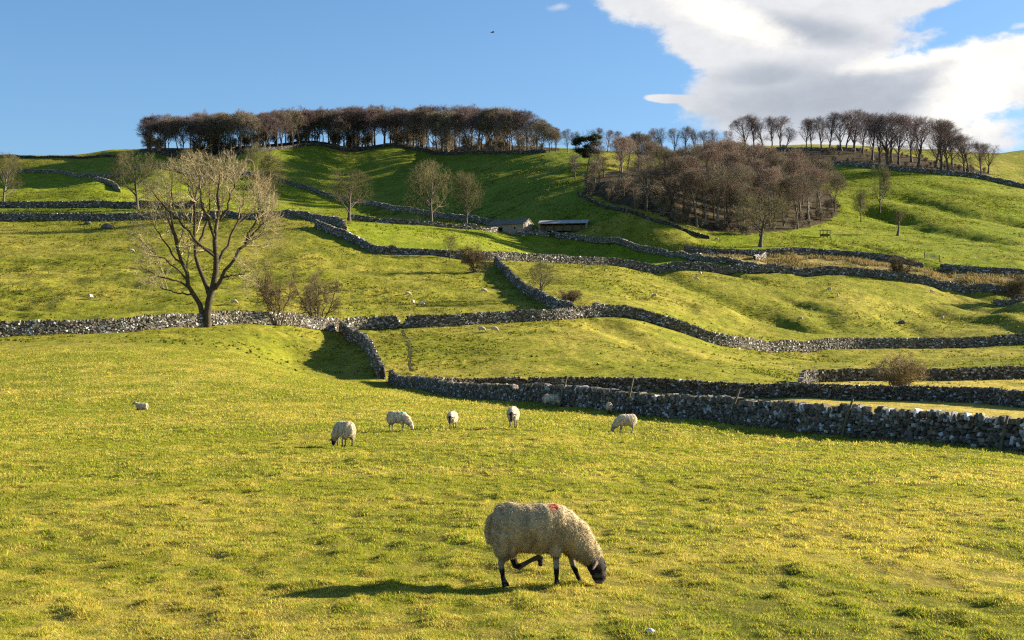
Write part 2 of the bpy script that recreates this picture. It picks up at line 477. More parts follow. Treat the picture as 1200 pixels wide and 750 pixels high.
def field_color(X, Y):
    sh = X.shape
    X = X.ravel(); Y = Y.ravel()
    c = np.empty((len(X), 3))
    near = 1 - sstep(80, 170, Y)
    c[:] = GREEN * .35 + OLIVE * .65
    straw = np.full(len(X), 1.0)
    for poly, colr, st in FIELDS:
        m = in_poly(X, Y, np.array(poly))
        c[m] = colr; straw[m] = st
    # broad and fine patches of dead straw-coloured grass
    p1 = fbm(X * .05, Y * .04, 51, 3); p2 = fbm(X * .35, Y * .22, 52, 4); p3 = fbm(X * 3.2, Y * 2.0, 53, 3)
    f = sstep(-.22, .42, .6 * p1 + .9 * p2 * (.5 + .5 * near) + .7 * p3 * near)
    f = f * straw * (.56 + .25 * near)
    c = c * (1 - f)[:, None] + STRAW * f[:, None]
    c = c * (1 + .30 * near * fbm(X * .9, Y * .6, 58, 3))[:, None]
    g = sstep(.05, .45, fbm(X * .22, Y * .16, 57, 3)) * .35
    c = c * (1 - g)[:, None] + GREEN * .75 * g[:, None]
    for w in WOODS:
        m = in_poly(X, Y, w)
        c[m] = LEAF * (1 + .5 * p2[m, None])
    return np.clip(c, .005, 1).reshape(sh + (3,))


# ------------------------------------------------------------------ ground
def build_ground():
    fine = np.linspace(-27, 27, 620)
    coarse = np.linspace(27, 333, 64)[1:-1]
    th = np.radians(np.concatenate([fine, coarse]))
    r = np.concatenate([[.4, 1, 2, 3, 4, 5], np.geomspace(6, 700, 1050), np.geomspace(700, 5000, 60)[1:]])
    nt_, nr = len(th), len(r)
    X = np.sin(th)[None, :] * r[:, None]; Y = np.cos(th)[None, :] * r[:, None]
    Z = h(X, Y)
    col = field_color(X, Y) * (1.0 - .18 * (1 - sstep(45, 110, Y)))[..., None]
    i = np.arange(nr - 1)[:, None] * nt_; j = np.arange(nt_)[None, :]; jn = (j + 1) % nt_
    q = np.stack([i + j, i + jn, i + nt_ + jn, i + nt_ + j], -1).reshape(-1, 4)[:, ::-1]
    v = np.stack([X, Y, Z], -1).reshape(-1, 3)
    # close the middle
    v = np.concatenate([v, [[0, 0, h1(0, 0)]]]); col = np.concatenate([col.reshape(-1, 3), [GREEN]])
    c = len(v) - 1
    t = np.stack([np.full(nt_, c), np.arange(nt_), (np.arange(nt_) + 1) % nt_], -1)[:, ::-1]
    m, nt, b = new_mat('pasture'); L = nt.links.new
    at = N(nt, 'ShaderNodeAttribute', attribute_name='tint')
    geo = N(nt, 'ShaderNodeNewGeometry')

    def nz(scale, stretch, detail, rough):
        mp = N(nt, 'ShaderNodeMapping'); mp.inputs['Scale'].default_value = stretch
        L(geo.outputs['Position'], mp.inputs['Vector'])
        x = N(nt, 'ShaderNodeTexNoise', i_Scale=scale, i_Detail=detail, i_Roughness=rough)
        L(mp.outputs[0], x.inputs['Vector']); return x.outputs['Fac']
    n1 = nz(1.7, (1, .8, 1), 8, .75)
    n2 = nz(.32, (1, .9, 1), 5, .6)

    def rng(v, a, b_, c_, d):
        x = N(nt, 'ShaderNodeMapRange'); L(v, x.inputs[0])
        for k, val in zip((1, 2, 3, 4), (a, b_, c_, d)):
            x.inputs[k].default_value = val
        return x.outputs[0]
    k1 = rng(n1, .3, .7, .45, 1.5); k2 = rng(n2, .3, .7, .74, 1.22)
    mu = N(nt, 'ShaderNodeMath', operation='MULTIPLY'); L(k1, mu.inputs[0]); L(k2, mu.inputs[1])
    cc = N(nt, 'ShaderNodeCombineColor')
    for k in range(3):
        L(mu.outputs[0], cc.inputs[k])
    col_ = mixrgb(nt, 'MULTIPLY', 1.0, at.outputs['Color'], cc.outputs[0])
    L(col_, b.inputs['Base Color']); b.inputs['Specular IOR Level'].default_value = .05
    bp = N(nt, 'ShaderNodeBump', i_Strength=1.0, i_Distance=.16); L(n1, bp.inputs['Height'])
    bp2 = N(nt, 'ShaderNodeBump', i_Strength=.8, i_Distance=.5); L(n2, bp2.inputs['Height']); L(bp.outputs[0], bp2.inputs['Normal'])
    L(bp2.outputs[0], b.inputs['Normal'])
    me = mesh_np('ground', v, q, t, [m], col, smooth=True)
    return tag(link('ground', me), kind='structure')


# ------------------------------------------------------------------ grass
def build_grass():
    rng = np.random.default_rng(5)
    VV, QQ, TT, CC = [], [], [], []
    off = 0
    #     d0  d1   blades  height   width
    bands = [(7.5, 16, 420000, .029, .0052), (16, 28, 400000, .036, .0085), (28, 50, 300000, .046, .016), (50, 90, 200000, .07, .030), (90, 150, 140000, .10, .055)]
    for d0, d1, nb, hh, ww in bands:
        d = np.sqrt(rng.uniform(d0 ** 2, d1 ** 2, nb)); a = rng.uniform(R(-24), R(24), nb)
        X = np.sin(a) * d; Y = np.cos(a) * d
        # pull blades into tufts
        cell = .22 * (1 + d0 / 60)
        gx, gy = np.floor(X / cell), np.floor(Y / cell)
        jx = _hash(gx, gy, 5) / 65536.; jy = _hash(gx, gy, 6) / 65536.
        cx, cy = (gx + jx) * cell, (gy + jy) * cell
        k = rng.uniform(0, .75, nb) * (rng.random(nb) < .7)
        tuft = _hash(gx, gy, 8) / 65536.
        X = X + (cx - X) * k; Y = Y + (cy - Y) * k
        dens = fbm(X * .5, Y * .4, 61, 3)
        gap = pn(X * 2.6, Y * 1.5, 6) + .6 * pn(X * 5.5, Y * 3.2, 9)
        keep = rng.random(nb) < np.clip(.80 + .7 * dens + .9 * gap, .06, 1)
        px, py = pix(np.stack([X, Y, np.zeros_like(X)], -1))
        if d1 > 45:   # stay on the near side of the near wall and on the open pasture
            W = np.array(wpts('near')); W = W[np.argsort(W[:, 0])]
            L_ = np.array(wpts('left')[:-1] + wpts('drop') + [wpts('near')[0]]); L_ = L_[np.argsort(L_[:, 0])]
            lim = np.where(X > W[0, 0], np.interp(X, W[:, 0], W[:, 1]), np.interp(X, L_[:, 0], L_[:, 1]))
            keep &= Y < lim - .3
        X, Y, k, tuft = X[keep], Y[keep], k[keep], tuft[keep]; nb = len(X)
        Z = h(X, Y) - .006
        tall = np.clip(.6 * fbm(X * .8, Y * .6, 62, 3) + 1.3 * pn(X * 2.6, Y * 1.5, 6), -.65, 1.1)
        H = hh * (.55 + .9 * rng.random(nb)) * (1 + .55 * tall) * (.75 + .6 * tuft * k / .75)
        Wd = ww * (.7 + .6 * rng.random(nb))
        az = rng.uniform(0, 2 * PI, nb); lean = rng.uniform(.35, 1.5, nb) * H
        waz = az + rng.uniform(-.9, .9, nb) + PI / 2
        bx, by = np.cos(waz) * Wd / 2, np.sin(waz) * Wd / 2
        lx, ly = np.cos(az) * lean, np.sin(az) * lean
        v = np.empty((nb, 5, 3))
        v[:, 0] = np.stack([X - bx, Y - by, Z], -1); v[:, 1] = np.stack([X + bx, Y + by, Z], -1)
        v[:, 2] = np.stack([X + bx * .8 + lx * .4, Y + by * .8 + ly * .4, Z + H * .62], -1)
        v[:, 3] = np.stack([X - bx * .8 + lx * .4, Y - by * .8 + ly * .4, Z + H * .62], -1)
        v[:, 4] = np.stack([X + lx, Y + ly, Z + H * (.85 + .2 * rng.random(nb))], -1)
        base = field_color(X, Y)
        dead = rng.random(nb)
        c = base * (1.2 + .9 * rng.random(nb))[:, None]
        m = dead < .20; c[m] = STRAW * (1.1 + .6 * rng.random(m.sum()))[:, None]
        m = dead > .78; c[m] = np.array([.22, .31, .012]) * (.7 + .7 * rng.random(m.sum()))[:, None]
        c5 = np.repeat(c[:, None], 5, 1)
        o = off + np.arange(nb)[:, None] * 5
        QQ.append(o + np.array([0, 1, 2, 3])); TT.append(o + np.array([3, 2, 4]))
        VV.append(v.reshape(-1, 3)); CC.append(c5.reshape(-1, 3)); off += nb * 5
    me = mesh_np('grass', np.concatenate(VV), np.concatenate(QQ), np.concatenate(TT), [M_BLADE], np.concatenate(CC))
    return tag(link('grass', me), kind='stuff')


# ------------------------------------------------------------------ dry stone walls
BOXV = np.array([(-1, -1, -1), (1, -1, -1), (1, 1, -1), (-1, 1, -1), (-1, -1, 1), (1, -1, 1), (1, 1, 1), (-1, 1, 1)], float) * .5
BOXQ = np.array([(3, 2, 1, 0), (4, 5, 6, 7), (0, 1, 5, 4), (1, 2, 6, 5), (2, 3, 7, 6), (3, 0, 4, 7)])


def _chamfer():
    V, Q, T = [], [], []
    idx = {}
    e = .34
    for s in [(a, b, c) for a in (-1, 1) for b in (-1, 1) for c in (-1, 1)]:
        for ax in range(3):
            p = [s[i] * (.5 if i == ax else e) for i in range(3)]
            idx[(s, ax)] = len(V); V.append(p)
    for s in [(a, b, c) for a in (-1, 1) for b in (-1, 1) for c in (-1, 1)]:
        t = [idx[(s, 0)], idx[(s, 1)], idx[(s, 2)]]
        T.append(t if s[0] * s[1] * s[2] > 0 else t[::-1])
    for ax in range(3):
        b, c = (ax + 1) % 3, (ax + 2) % 3
        for sg in (-1, 1):
            def S(x, y):
                s = [0, 0, 0]; s[ax] = sg; s[b] = x; s[c] = y; return tuple(s)
            f = [idx[(S(-1, -1), ax)], idx[(S(1, -1), ax)], idx[(S(1, 1), ax)], idx[(S(-1, 1), ax)]]
            Q.append(f if sg > 0 else f[::-1])
        for x in (-1, 1):
            for y in (-1, 1):
                def S2(k):
                    s = [0, 0, 0]; s[ax] = k; s[b] = x; s[c] = y; return tuple(s)
                f = [idx[(S2(-1), b)], idx[(S2(1), b)], idx[(S2(1), c)], idx[(S2(-1), c)]]
                Q.append(f if x * y < 0 else f[::-1])
    return np.array(V), np.array(Q), np.array(T)


CHV, CHQ, CHT = _chamfer()


def stones(C, T_, Nn, size, rng, detail, tilt=.15):
    """C centres, T_ tangents, Nn normals (unit, horizontal), size (n,3) along tangent, normal, up"""
    k = len(C)
    V0 = CHV if detail else BOXV
    v = V0[None] * (1 + rng.uniform(-.28, .28, (k, len(V0), 3)) * np.array([1, .9, 1]))
    v = v * size[:, None, :]
    a = rng.normal(0, tilt, k)                       # rotate in the wall's plane
    ca, sa = np.cos(a)[:, None], np.sin(a)[:, None]
    x, y, z = v[..., 0], v[..., 1], v[..., 2]
    x, z = x * ca - z * sa, x * sa + z * ca
    b = rng.normal(0, tilt, k); cb, sb = np.cos(b)[:, None], np.sin(b)[:, None]
    x, y = x * cb - y * sb, x * sb + y * cb
    out = C[:, None, :] + x[..., None] * T_[:, None, :] + y[..., None] * Nn[:, None, :]
    out[..., 2] += z
    o = np.arange(k)[:, None, None] * len(V0)
    q = ((CHQ if detail else BOXQ)[None] + o).reshape(-1, 4)
    t = (CHT[None] + o).reshape(-1, 3) if detail else None
    g = rng.random(k)
    shade = .10 + .16 * g ** 1.5
    col = shade[:, None] * np.array([1, .885, .69]) * (1 + rng.normal(0, .05, (k, 3)))
    m = rng.random(k) < .14; col[m] = (rng.uniform(.30, .62, m.sum()))[:, None] * np.array([1, .99, .97])      # lichen, fresh limestone
    m = rng.random(k) < .13; col[m] = (rng.uniform(.08, .17, m.sum()))[:, None] * np.array([1, .86, .52])      # moss
    m = rng.random(k) < .18; col[m] *= .5
    return out.reshape(-1, 3), q, t, np.repeat(np.clip(col, .02, .8), len(V0), 0)


def path_sample(pts, step):
    d = np.r_[0, np.cumsum(np.hypot(*np.diff(pts[:, :2], axis=0).T))]
    s = np.arange(0, d[-1], step)
    # smooth curve through the points
    x = np.interp(s, d, pts[:, 0]); y = np.interp(s, d, pts[:, 1])
    k = max(1, int(2.5 / step)); ker = np.ones(2 * k + 1) / (2 * k + 1)
    if len(s) > 4 * k:
        xp = np.concatenate([2 * x[0] - x[k:0:-1], x, 2 * x[-1] - x[-2:-k - 2:-1]]); yp = np.concatenate([2 * y[0] - y[k:0:-1], y, 2 * y[-1] - y[-2:-k - 2:-1]])
        x = np.convolve(xp, ker, 'valid'); y = np.convolve(yp, ker, 'valid')
    return s, x, y


TONE = 1.0


def build_wall(key, label, H=1.45, stone=(.26, .13), detail=False, thick=.6, seed=0, collapse=.12, cat='wall', tone=None, tilt=.24, dip=None):
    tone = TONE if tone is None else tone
    rng = np.random.default_rng(1000 + seed)
    pts = np.array(wpts(key))
    step = .12 if detail else .5
    s, x, y = path_sample(pts, step)
    L = s[-1]
    gz = h(x, y)
    tx, ty = np.gradient(x), np.gradient(y); ln = np.hypot(tx, ty); tx /= ln; ty /= ln
    top = H * (1 + collapse * fbm(s * .12, s * 0 + seed, 90 + seed, 3) * 1.6 + .04 * pn(s * .6, s * 0 + 3.3, seed))
    if dip:
        pxs = x / y * FPX + CX
        top = top * np.where((pxs > dip[0]) & (pxs < dip[1]), .32, 1)
    name = 'dry_stone_wall'
    # face towards the eye gets the finest stones
    V, Q, T, C = [], [], [], []
    off = 0

    def put(r):
        nonlocal off
        v, q, t, c = r
        V.append(v); Q.append(q + off); C.append(c)
        if t is not None:
            T.append(t + off)
        off += len(v)
    sl, shh = stone
    for side in (1, -1):
        fine = detail
        nrow = int(H * 1.25 / shh)
        S, Zr, SZ = [], [], []
        for r in range(nrow):
            ss = np.cumsum(rng.uniform(.55, 1.5, int(L / sl * 1.2) + 4) * sl)
            ss = ss[ss < L]
            l = np.diff(np.r_[0, ss])
            S.append(ss - l / 2); Zr.append(np.full(len(ss), (r + .45) * shh) + rng.normal(0, .24 * shh, len(ss)))
            SZ.append(np.stack([l * .93, rng.uniform(.16, .30, len(ss)), shh * rng.uniform(.75, 1.35, len(ss))], -1))
        S = np.concatenate(S); Zr = np.concatenate(Zr); SZ = np.concatenate(SZ)
        tp = np.interp(S, s, top)
        keep = Zr < tp - .16
        S, Zr, SZ, tp = S[keep], Zr[keep], SZ[keep], tp[keep]
        cx, cy, cz = np.interp(S, s, x), np.interp(S, s, y), np.interp(S, s, gz)
        ttx, tty = np.interp(S, s, tx), np.interp(S, s, ty); l_ = np.hypot(ttx, tty); ttx /= l_; tty /= l_
        nx, ny = tty * side, -ttx * side
        half = thick / 2 * (1.12 - .38 * Zr / H) - SZ[:, 1] / 2 + rng.normal(0, .018, len(S))
        Cn = np.stack([cx + nx * half, cy + ny * half, cz + Zr], -1)
        z0 = np.zeros(len(S))
        put(stones(Cn, np.stack([ttx, tty, z0], -1), np.stack([nx, ny, z0], -1), SZ, rng, fine, tilt))
    # earth-and-rubble core
    ks = max(1, int(.5 / step)); xi, yi, zi, ti, ui, wi = x[::ks], y[::ks], gz[::ks], tx[::ks], ty[::ks], top[::ks]
    m = len(xi)
    hb, ht = thick / 2 * .72, thick / 2 * .42
    cv = np.stack([
        np.stack([xi + ui * hb, yi - ti * hb, zi - .3], -1), np.stack([xi + ui * ht, yi - ti * ht, zi + wi - .22], -1),
        np.stack([xi - ui * ht, yi + ti * ht, zi + wi - .22], -1), np.stack([xi - ui * hb, yi + ti * hb, zi - .3], -1)], 1).reshape(-1, 3)
    i = np.arange(m - 1)[:, None] * 4
    cq = np.concatenate([np.stack([i + a, i + a + 4, i + a + 5, i + a + 1], -1).reshape(-1, 4) for a in range(3)] + [np.array([[0, 1, 2, 3], [4 * m - 1, 4 * m - 2, 4 * m - 3, 4 * m - 4]])])
    nstone_q = sum(len(q) for q in Q); nstone_t = sum(len(t) for t in T)
    V.append(cv); Q.append(cq + off); C.append(np.full((len(cv), 3), .03)); off += len(cv)
    mi = np.concatenate([np.zeros(nstone_q), np.ones(len(cq)), np.zeros(nstone_t)])
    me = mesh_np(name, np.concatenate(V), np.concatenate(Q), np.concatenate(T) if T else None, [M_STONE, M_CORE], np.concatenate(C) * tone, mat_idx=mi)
    o = link(name, me)
    tag(o, label, cat, 'dry stone field walls')
    # cope stones, set upright along the top
    cs = np.cumsum(rng.uniform(.6, 1.5, int(L / (sl * .62)) + 4) * sl * .62); cs = cs[cs < L]
    l = np.diff(np.r_[0, cs]); cs = cs - l / 2
    k = len(cs)
    tp = np.interp(cs, s, top)
    keepc = fbm(cs * .25, cs * 0 + 9, seed + 40, 2) < .42
    cs, l, tp = cs[keepc], l[keepc], tp[keepc]; k = len(cs)
    chh = rng.uniform(.75, 1.35, k) * .24
    ttx, tty = np.interp(cs, s, tx), np.interp(cs, s, ty); l_ = np.hypot(ttx, tty); ttx /= l_; tty /= l_
    Cn = np.stack([np.interp(cs, s, x), np.interp(cs, s, y), np.interp(cs, s, gz) + tp - .18 + chh / 2], -1)
    v, q, t, c = stones(Cn, np.stack([ttx, tty, np.zeros(k)], -1), np.stack([tty, -ttx, np.zeros(k)], -1), np.stack([l * .92, rng.uniform(.34, .50, k), chh], -1), rng, detail, .22)
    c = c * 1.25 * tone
    cm = mesh_np('coping', v, q, t, [M_STONE], c)
    link('coping', cm, o)
    return o


# ------------------------------------------------------------------ trees
def tubes(P, Rd, sides):
    """P (n,S,3) curves, Rd (n,S) radii -> verts, quads"""
    n_, S, _ = P.shape
    D = np.gradient(P, axis=1); D /= np.linalg.norm(D, axis=2, keepdims=True) + 1e-9
    ref = np.where(np.abs(D[:, :1, 2:3]) < .9, np.array([0, 0, 1.]), np.array([1., 0, 0]))
    U = np.cross(D, np.broadcast_to(ref, D.shape)); U /= np.linalg.norm(U, axis=2, keepdims=True) + 1e-9
    Wv = np.cross(D, U)
    a = np.arange(sides) * 2 * PI / sides
    v = P[:, :, None, :] + Rd[:, :, None, None] * (U[:, :, None, :] * np.cos(a)[:, None] + Wv[:, :, None, :] * np.sin(a)[:, None])
    o = (np.arange(n_)[:, None, None] * S + np.arange(S - 1)[None, :, None]) * sides
    j = np.arange(sides)[None, None]; jn = (j + 1) % sides
    q = np.stack([o + j, o + jn, o + sides + jn, o + sides + j], -1).reshape(-1, 4)
    return v.reshape(-1, 3), q


def grow(rng, start, d, ln, S, wob, up):
    """random-walk curves, bending up by UP"""
    n_ = len(start)
    P = np.empty((n_, S, 3)); P[:, 0] = start
    d = d.copy()
    for i in range(1, S):
        d = d + rng.normal(0, wob, (n_, 3)); d[:, 2] += up
        d /= np.linalg.norm(d, axis=1, keepdims=True)
        P[:, i] = P[:, i - 1] + d * (ln / (S - 1))[:, None]
    return P


def children(rng, P, Rd, per, t0, t1, ang, spread=.25):
    """starts, directions, parent radius for PER children on each curve"""
    n_, S, _ = P.shape
    t = (np.arange(per)[None] + rng.random((n_, per))) / per * (t1 - t0) + t0
    f = t * (S - 1); i = np.minimum(f.astype(int), S - 2); w = f - i
    ar = np.arange(n_)[:, None]
    st = P[ar, i] * (1 - w)[..., None] + P[ar, i + 1] * w[..., None]
    d = P[ar, i + 1] - P[ar, i]; d /= np.linalg.norm(d, axis=2, keepdims=True) + 1e-9
    r = Rd[ar, i] * (1 - w) + Rd[ar, i + 1] * w
    rv = rng.normal(0, 1, d.shape); rv -= (rv * d).sum(2, keepdims=True) * d; rv /= np.linalg.norm(rv, axis=2, keepdims=True) + 1e-9
    a = ang * (1 + rng.normal(0, spread, t.shape))
    nd = d * np.cos(a)[..., None] + rv * np.sin(a)[..., None]
    return st.reshape(-1, 3), nd.reshape(-1, 3), r.ravel(), t.ravel()


def clip_len(st, d, ln, c, rad, lo=.15):
    """shorten branches so the tips stay inside the crown's ellipsoid"""
    p = (st - c) / rad; q = d / rad
    A_, B_, C_ = (q * q).sum(1), (p * q).sum(1), (p * p).sum(1) - 1
    disc = np.maximum(B_ * B_ - A_ * C_, 0)
    ex = (-B_ + np.sqrt(disc)) / A_
    ex = np.where(C_ > 0, ln * lo, ex * np.random.default_rng(len(ln)).uniform(.74, 1.13, len(ln)))
    return np.clip(np.minimum(ln, ex), ln * lo, None)


def tree_meshes(seed, H, W, clear=.3, trunk_r=.3, n1=13, n2=8, n3=6, n4=5, rmin=.016, lean=0, droop=0., ang1=.85, fork=.78, twig=.9, paths=None, mats=None, up1=.10, name='tree', wobble=.14, crown_low=None, lo1=.28):
    """a bare winter tree about H tall and W wide: (trunk mesh, crown mesh)"""
    rng = np.random.default_rng(seed)
    tv, tq, cv, cq = [], [], [], []

    def put(L_, Q_, P_, R_, sides):
        v, q = tubes(P_, R_, sides)
        Q_.append(q + sum(len(a) for a in L_)); L_.append(v)
    zb = H * (clear if crown_low is None else crown_low)
    cen = np.array([lean * .6, 0, (zb + H) / 2]); rad = np.array([W / 2, W / 2, (H - zb) / 2])
    S0 = 9
    if paths is None:
        P0 = grow(rng, np.array([[0, 0, -.25]]), np.array([[lean / H, rng.normal(0, .03), 1]]), np.array([H * fork]), S0, .05, .03)
        tt = np.linspace(0, 1, S0)
        R0 = (trunk_r * (1 - .82 * tt) * (1 + .5 * np.exp(-tt * 14)))[None]
        put(tv, tq, P0, R0, 9)
        st, d, r, t = children(rng, P0, R0, n1, clear / fork * .95, .99, ang1)
        d[:, 2] = np.maximum(d[:, 2], .12)
        d /= np.linalg.norm(d, axis=1, keepdims=True)
        ln = H * .52 * (1.1 - .45 * t) * rng.uniform(.75, 1.15, len(t))
        ln = clip_len(st, d, ln, cen, rad * 1.0, .3)
        P1 = grow(rng, st, d, ln, 7, .09, up1)
        r1 = np.minimum(r * .62, trunk_r * .5)
        R1 = r1[:, None] * (1 - .78 * np.linspace(0, 1, 7))[None]
        put(tv, tq, P1, R1, 6)
    else:
        P1, R1 = [], []
        for pts, ra, rb in paths:
            p = np.array(pts, float); dd = np.r_[0, np.cumsum(np.linalg.norm(np.diff(p, axis=0), axis=1))]
            u = np.linspace(0, dd[-1], 12)
            q = np.stack([np.interp(u, dd, p[:, k]) for k in range(3)], -1)
            q[1:-1] = .25 * q[:-2] + .5 * q[1:-1] + .25 * q[2:]
            q[2:] += rng.normal(0, .13, (10, 3)); P1.append(q); R1.append(np.linspace(1, 0, 12) ** .8 * (ra - rb) + rb)
        P1, R1 = np.array(P1), np.array(R1)
        put(tv, tq, P1, R1, 8)
    st, d, r, t = children(rng, P1, R1, n2, lo1, .99, .75)
    d[:, 2] -= droop
    ln = clip_len(st, d, H * .27 * (1.15 - .5 * t) * rng.uniform(.7, 1.2, len(t)), cen, rad * 1.02, .3)
    P2 = grow(rng, st, d, ln, 5, wobble, .06 - droop * .3)
    R2 = np.maximum(r * .55, rmin * 1.6)[:, None] * (1 - .6 * np.linspace(0, 1, 5))[None]
    put(cv, cq, P2, R2, 4)
    st, d, r, t = children(rng, P2, R2, n3, .2, 1.0, .75)
    ln = clip_len(st, d, H * .13 * rng.uniform(.6, 1.25, len(t)), cen, rad * 1.05, .35)
    P3 = grow(rng, st, d, ln, 4, wobble + .02, .05 - droop * .3)
    R3 = np.maximum(r * .6, rmin * 1.1)[:, None] * (1 - .5 * np.linspace(0, 1, 4))[None]
    put(cv, cq, P3, R3, 3)
    st, d, r, t = children(rng, P3, R3, n4, .15, 1.0, .7)
    ln = twig * rng.uniform(.5, 1.3, len(t))
    P4 = grow(rng, st, d, ln, 3, .18, .06 - droop * .4)
    R4 = np.full((len(t), 3), rmin) * np.array([1, .8, .35])
    put(cv, cq, P4, R4, 3)
    mats = mats or (M_BARK, M_TWIG_BEECH)
    a = mesh_np(name + '_trunk', np.concatenate(tv), np.concatenate(tq), None, [mats[0]], smooth=True)
    b = mesh_np(name + '_crown', np.concatenate(cv), np.concatenate(cq), None, [mats[1]], smooth=True)
    return a, b


def place_tree(meshes, loc, scale, rotz, label, cat='tree', group=None, name='bare_tree', parts=('trunk', 'crown'), width=1.0):
    e = empty(name, loc, rotz, (scale * width, scale * width, scale))
    for pn_, me in zip(parts, meshes):
        link(pn_, me, e)
    tag(e, label, cat, group)
    return e


def px_tree(meshes, px, py, hpx, Hm, label, rotz=0, width=1.0, sink=0, **kw):
    p = cast([px], [py], dmin=60)[0]
    sc = hpx * p[1] / FPX / Hm
    p[2] -= sink
    return place_tree(meshes, p, sc, rotz, label, width=width, **kw)


exec_order = []
build_ground()
build_grass()

def build_rushes():
    rng = np.random.default_rng(23)
    V, Q, C = [], [], []
    poly = np.array(wpts('upper') + wpts('upper_right') + wpts('mid', 14)[::-1])
    W1 = np.array(wpts('near')); s_, wx_, wy_ = path_sample(W1, .25)
    X = rng.uniform(poly[:, 0].min(), poly[:, 0].max(), 60000); Y = rng.uniform(poly[:, 1].min(), poly[:, 1].max(), 60000)
    k = in_poly(X, Y, poly) & (fbm(X * .12, Y * .12, 71, 3) > -.02)
    X, Y = X[k], Y[k]; H = rng.uniform(.25, .65, len(X)); Wd = rng.uniform(.08, .18, len(X))
    kind = np.zeros(len(X))
    # rank dead grass along the foot of the foreground wall
    j = rng.integers(0, len(s_), 5200); t_ = np.stack([np.gradient(wx_), np.gradient(wy_)], -1)[j]; t_ /= np.linalg.norm(t_, axis=1, keepdims=True)
    nn = np.stack([t_[:, 1], -t_[:, 0]], -1); nn *= np.sign(-nn[:, 1:2])
    g = fbm(s_[j] * .4, s_[j] * 0, 73, 3) > -.15
    off = (.36 + np.abs(rng.normal(0, .16, len(j))))[:, None]
    B = (np.stack([wx_[j], wy_[j]], -1) + nn * off)[g]
    X = np.concatenate([X, B[:, 0]]); Y = np.concatenate([Y, B[:, 1]])
    H = np.concatenate([H, rng.uniform(.08, .30, len(B))]); Wd = np.concatenate([Wd, rng.uniform(.008, .02, len(B))]); kind = np.concatenate([kind, np.ones(len(B))])
    Z = h(X, Y) - .02; n_ = len(X)
    a = rng.uniform(0, 2 * PI, n_); l = rng.uniform(0, .45, n_) * H; b = a + PI / 2
    bx, by, lx, ly = np.cos(b) * Wd / 2, np.sin(b) * Wd / 2, np.cos(a) * l, np.sin(a) * l
    v = np.stack([np.stack([X - bx, Y - by, Z], -1), np.stack([X + bx, Y + by, Z], -1), np.stack([X + bx * .3 + lx, Y + by * .3 + ly, Z + H], -1), np.stack([X - bx * .3 + lx, Y - by * .3 + ly, Z + H], -1)], 1)
    c = np.where(rng.random(n_)[:, None] < .55, TAN * .9, np.array([.16, .13, .035])) * rng.uniform(.6, 1.2, n_)[:, None]
    o = np.arange(n_)[:, None] * 4
    tag(link('rushes', mesh_np('rushes', v.reshape(-1, 3), o + np.arange(4), None, [M_BLADE], np.repeat(c, 4, 0))), kind='stuff')


build_rushes()


def build_tussocks():
    """coarse clumps that grain the far fields"""
    rng = np.random.default_rng(29)
    n0 = 420000
    Y = np.sqrt(rng.uniform(150 ** 2, 520 ** 2, n0)); X = rng.uniform(-.40, .40, n0) * Y
    dens = fbm(X * .03, Y * .05, 81, 3) + .8 * fbm(X * .14, Y * .22, 82, 3)
    keep = rng.random(n0) < np.clip(.06 + .9 * dens, .02, .55)
    keep &= ~(in_poly(X, Y, BARN_FIELD) & (rng.random(n0) < .7))
    for w in WOODS:
        keep &= ~in_poly(X, Y, w)
    keep &= ~((X / Y < -.094) & (Y < 195) & (rng.random(n0) < .5))
    X, Y = X[keep], Y[keep]; n_ = len(X)
    Z = h(X, Y) - .02
    col = field_color(X, Y)
    V, C = [], []
    for k in range(3):
        a = rng.uniform(0, 2 * PI, n_); H = rng.uniform(.08, .24, n_) * (1 + .4 * (Y > 300)); Wd = rng.uniform(.10, .32, n_)
        ox, oy = rng.normal(0, .12, n_), rng.normal(0, .12, n_)
        bx, by = np.cos(a) * Wd / 2, np.sin(a) * Wd / 2; lx, ly = -np.sin(a) * H * .5, np.cos(a) * H * .5
        x, y = X + ox, Y + oy
        V.append(np.stack([np.stack([x - bx, y - by, Z], -1), np.stack([x + bx, y + by, Z], -1), np.stack([x + bx * .5 + lx, y + by * .5 + ly, Z + H], -1), np.stack([x - bx * .5 + lx, y - by * .5 + ly, Z + H], -1)], 1))
        d = rng.random(n_)[:, None]
        C.append(np.where(d < .10, STRAW * .7, np.where(d > .7, GREEN, col)) * rng.uniform(.6, .95, n_)[:, None])
    v = np.concatenate(V); c = np.concatenate(C)
    o = np.arange(len(v))[:, None] * 4
    tag(link('tussock_grass', mesh_np('tussock_grass', v.reshape(-1, 3), o + np.arange(4), None, [M_BLADE], np.repeat(c, 4, 0))), kind='stuff')


build_tussocks()

# ---- walls
build_wall('near', 'tall foreground wall of dark and white stones with leaning posts along it', 1.14, (.21, .13), True, .62, 1, .09, tone=.85, tilt=.4)
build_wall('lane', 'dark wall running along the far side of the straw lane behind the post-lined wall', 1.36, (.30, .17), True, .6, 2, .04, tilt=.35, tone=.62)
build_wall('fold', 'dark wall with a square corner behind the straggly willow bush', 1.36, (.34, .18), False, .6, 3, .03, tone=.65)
build_wall('cross', 'long pale wall that bends down across the middle pasture to its right side', 1.6, (.30, .16), False, .6, 5, .06, dip=(465, 476))
build_wall('left', 'grey wall behind the foot of the large golden tree', 1.6, (.32, .16), False, .6, 6, .08)
build_wall('drop', 'wall dropping down the bank between the large golden tree and the foreground wall', 1.5, (.30, .15), False, .7, 7, .05)
build_wall('mid', 'long winding wall along the lower edge of the bright barn field', 1.65, (.34, .18), False, .7, 8, .05)
build_wall('stub_right', 'short wall below the dark round bush at the edge of the picture', 1.3, (.34, .18), False, .7, 9)
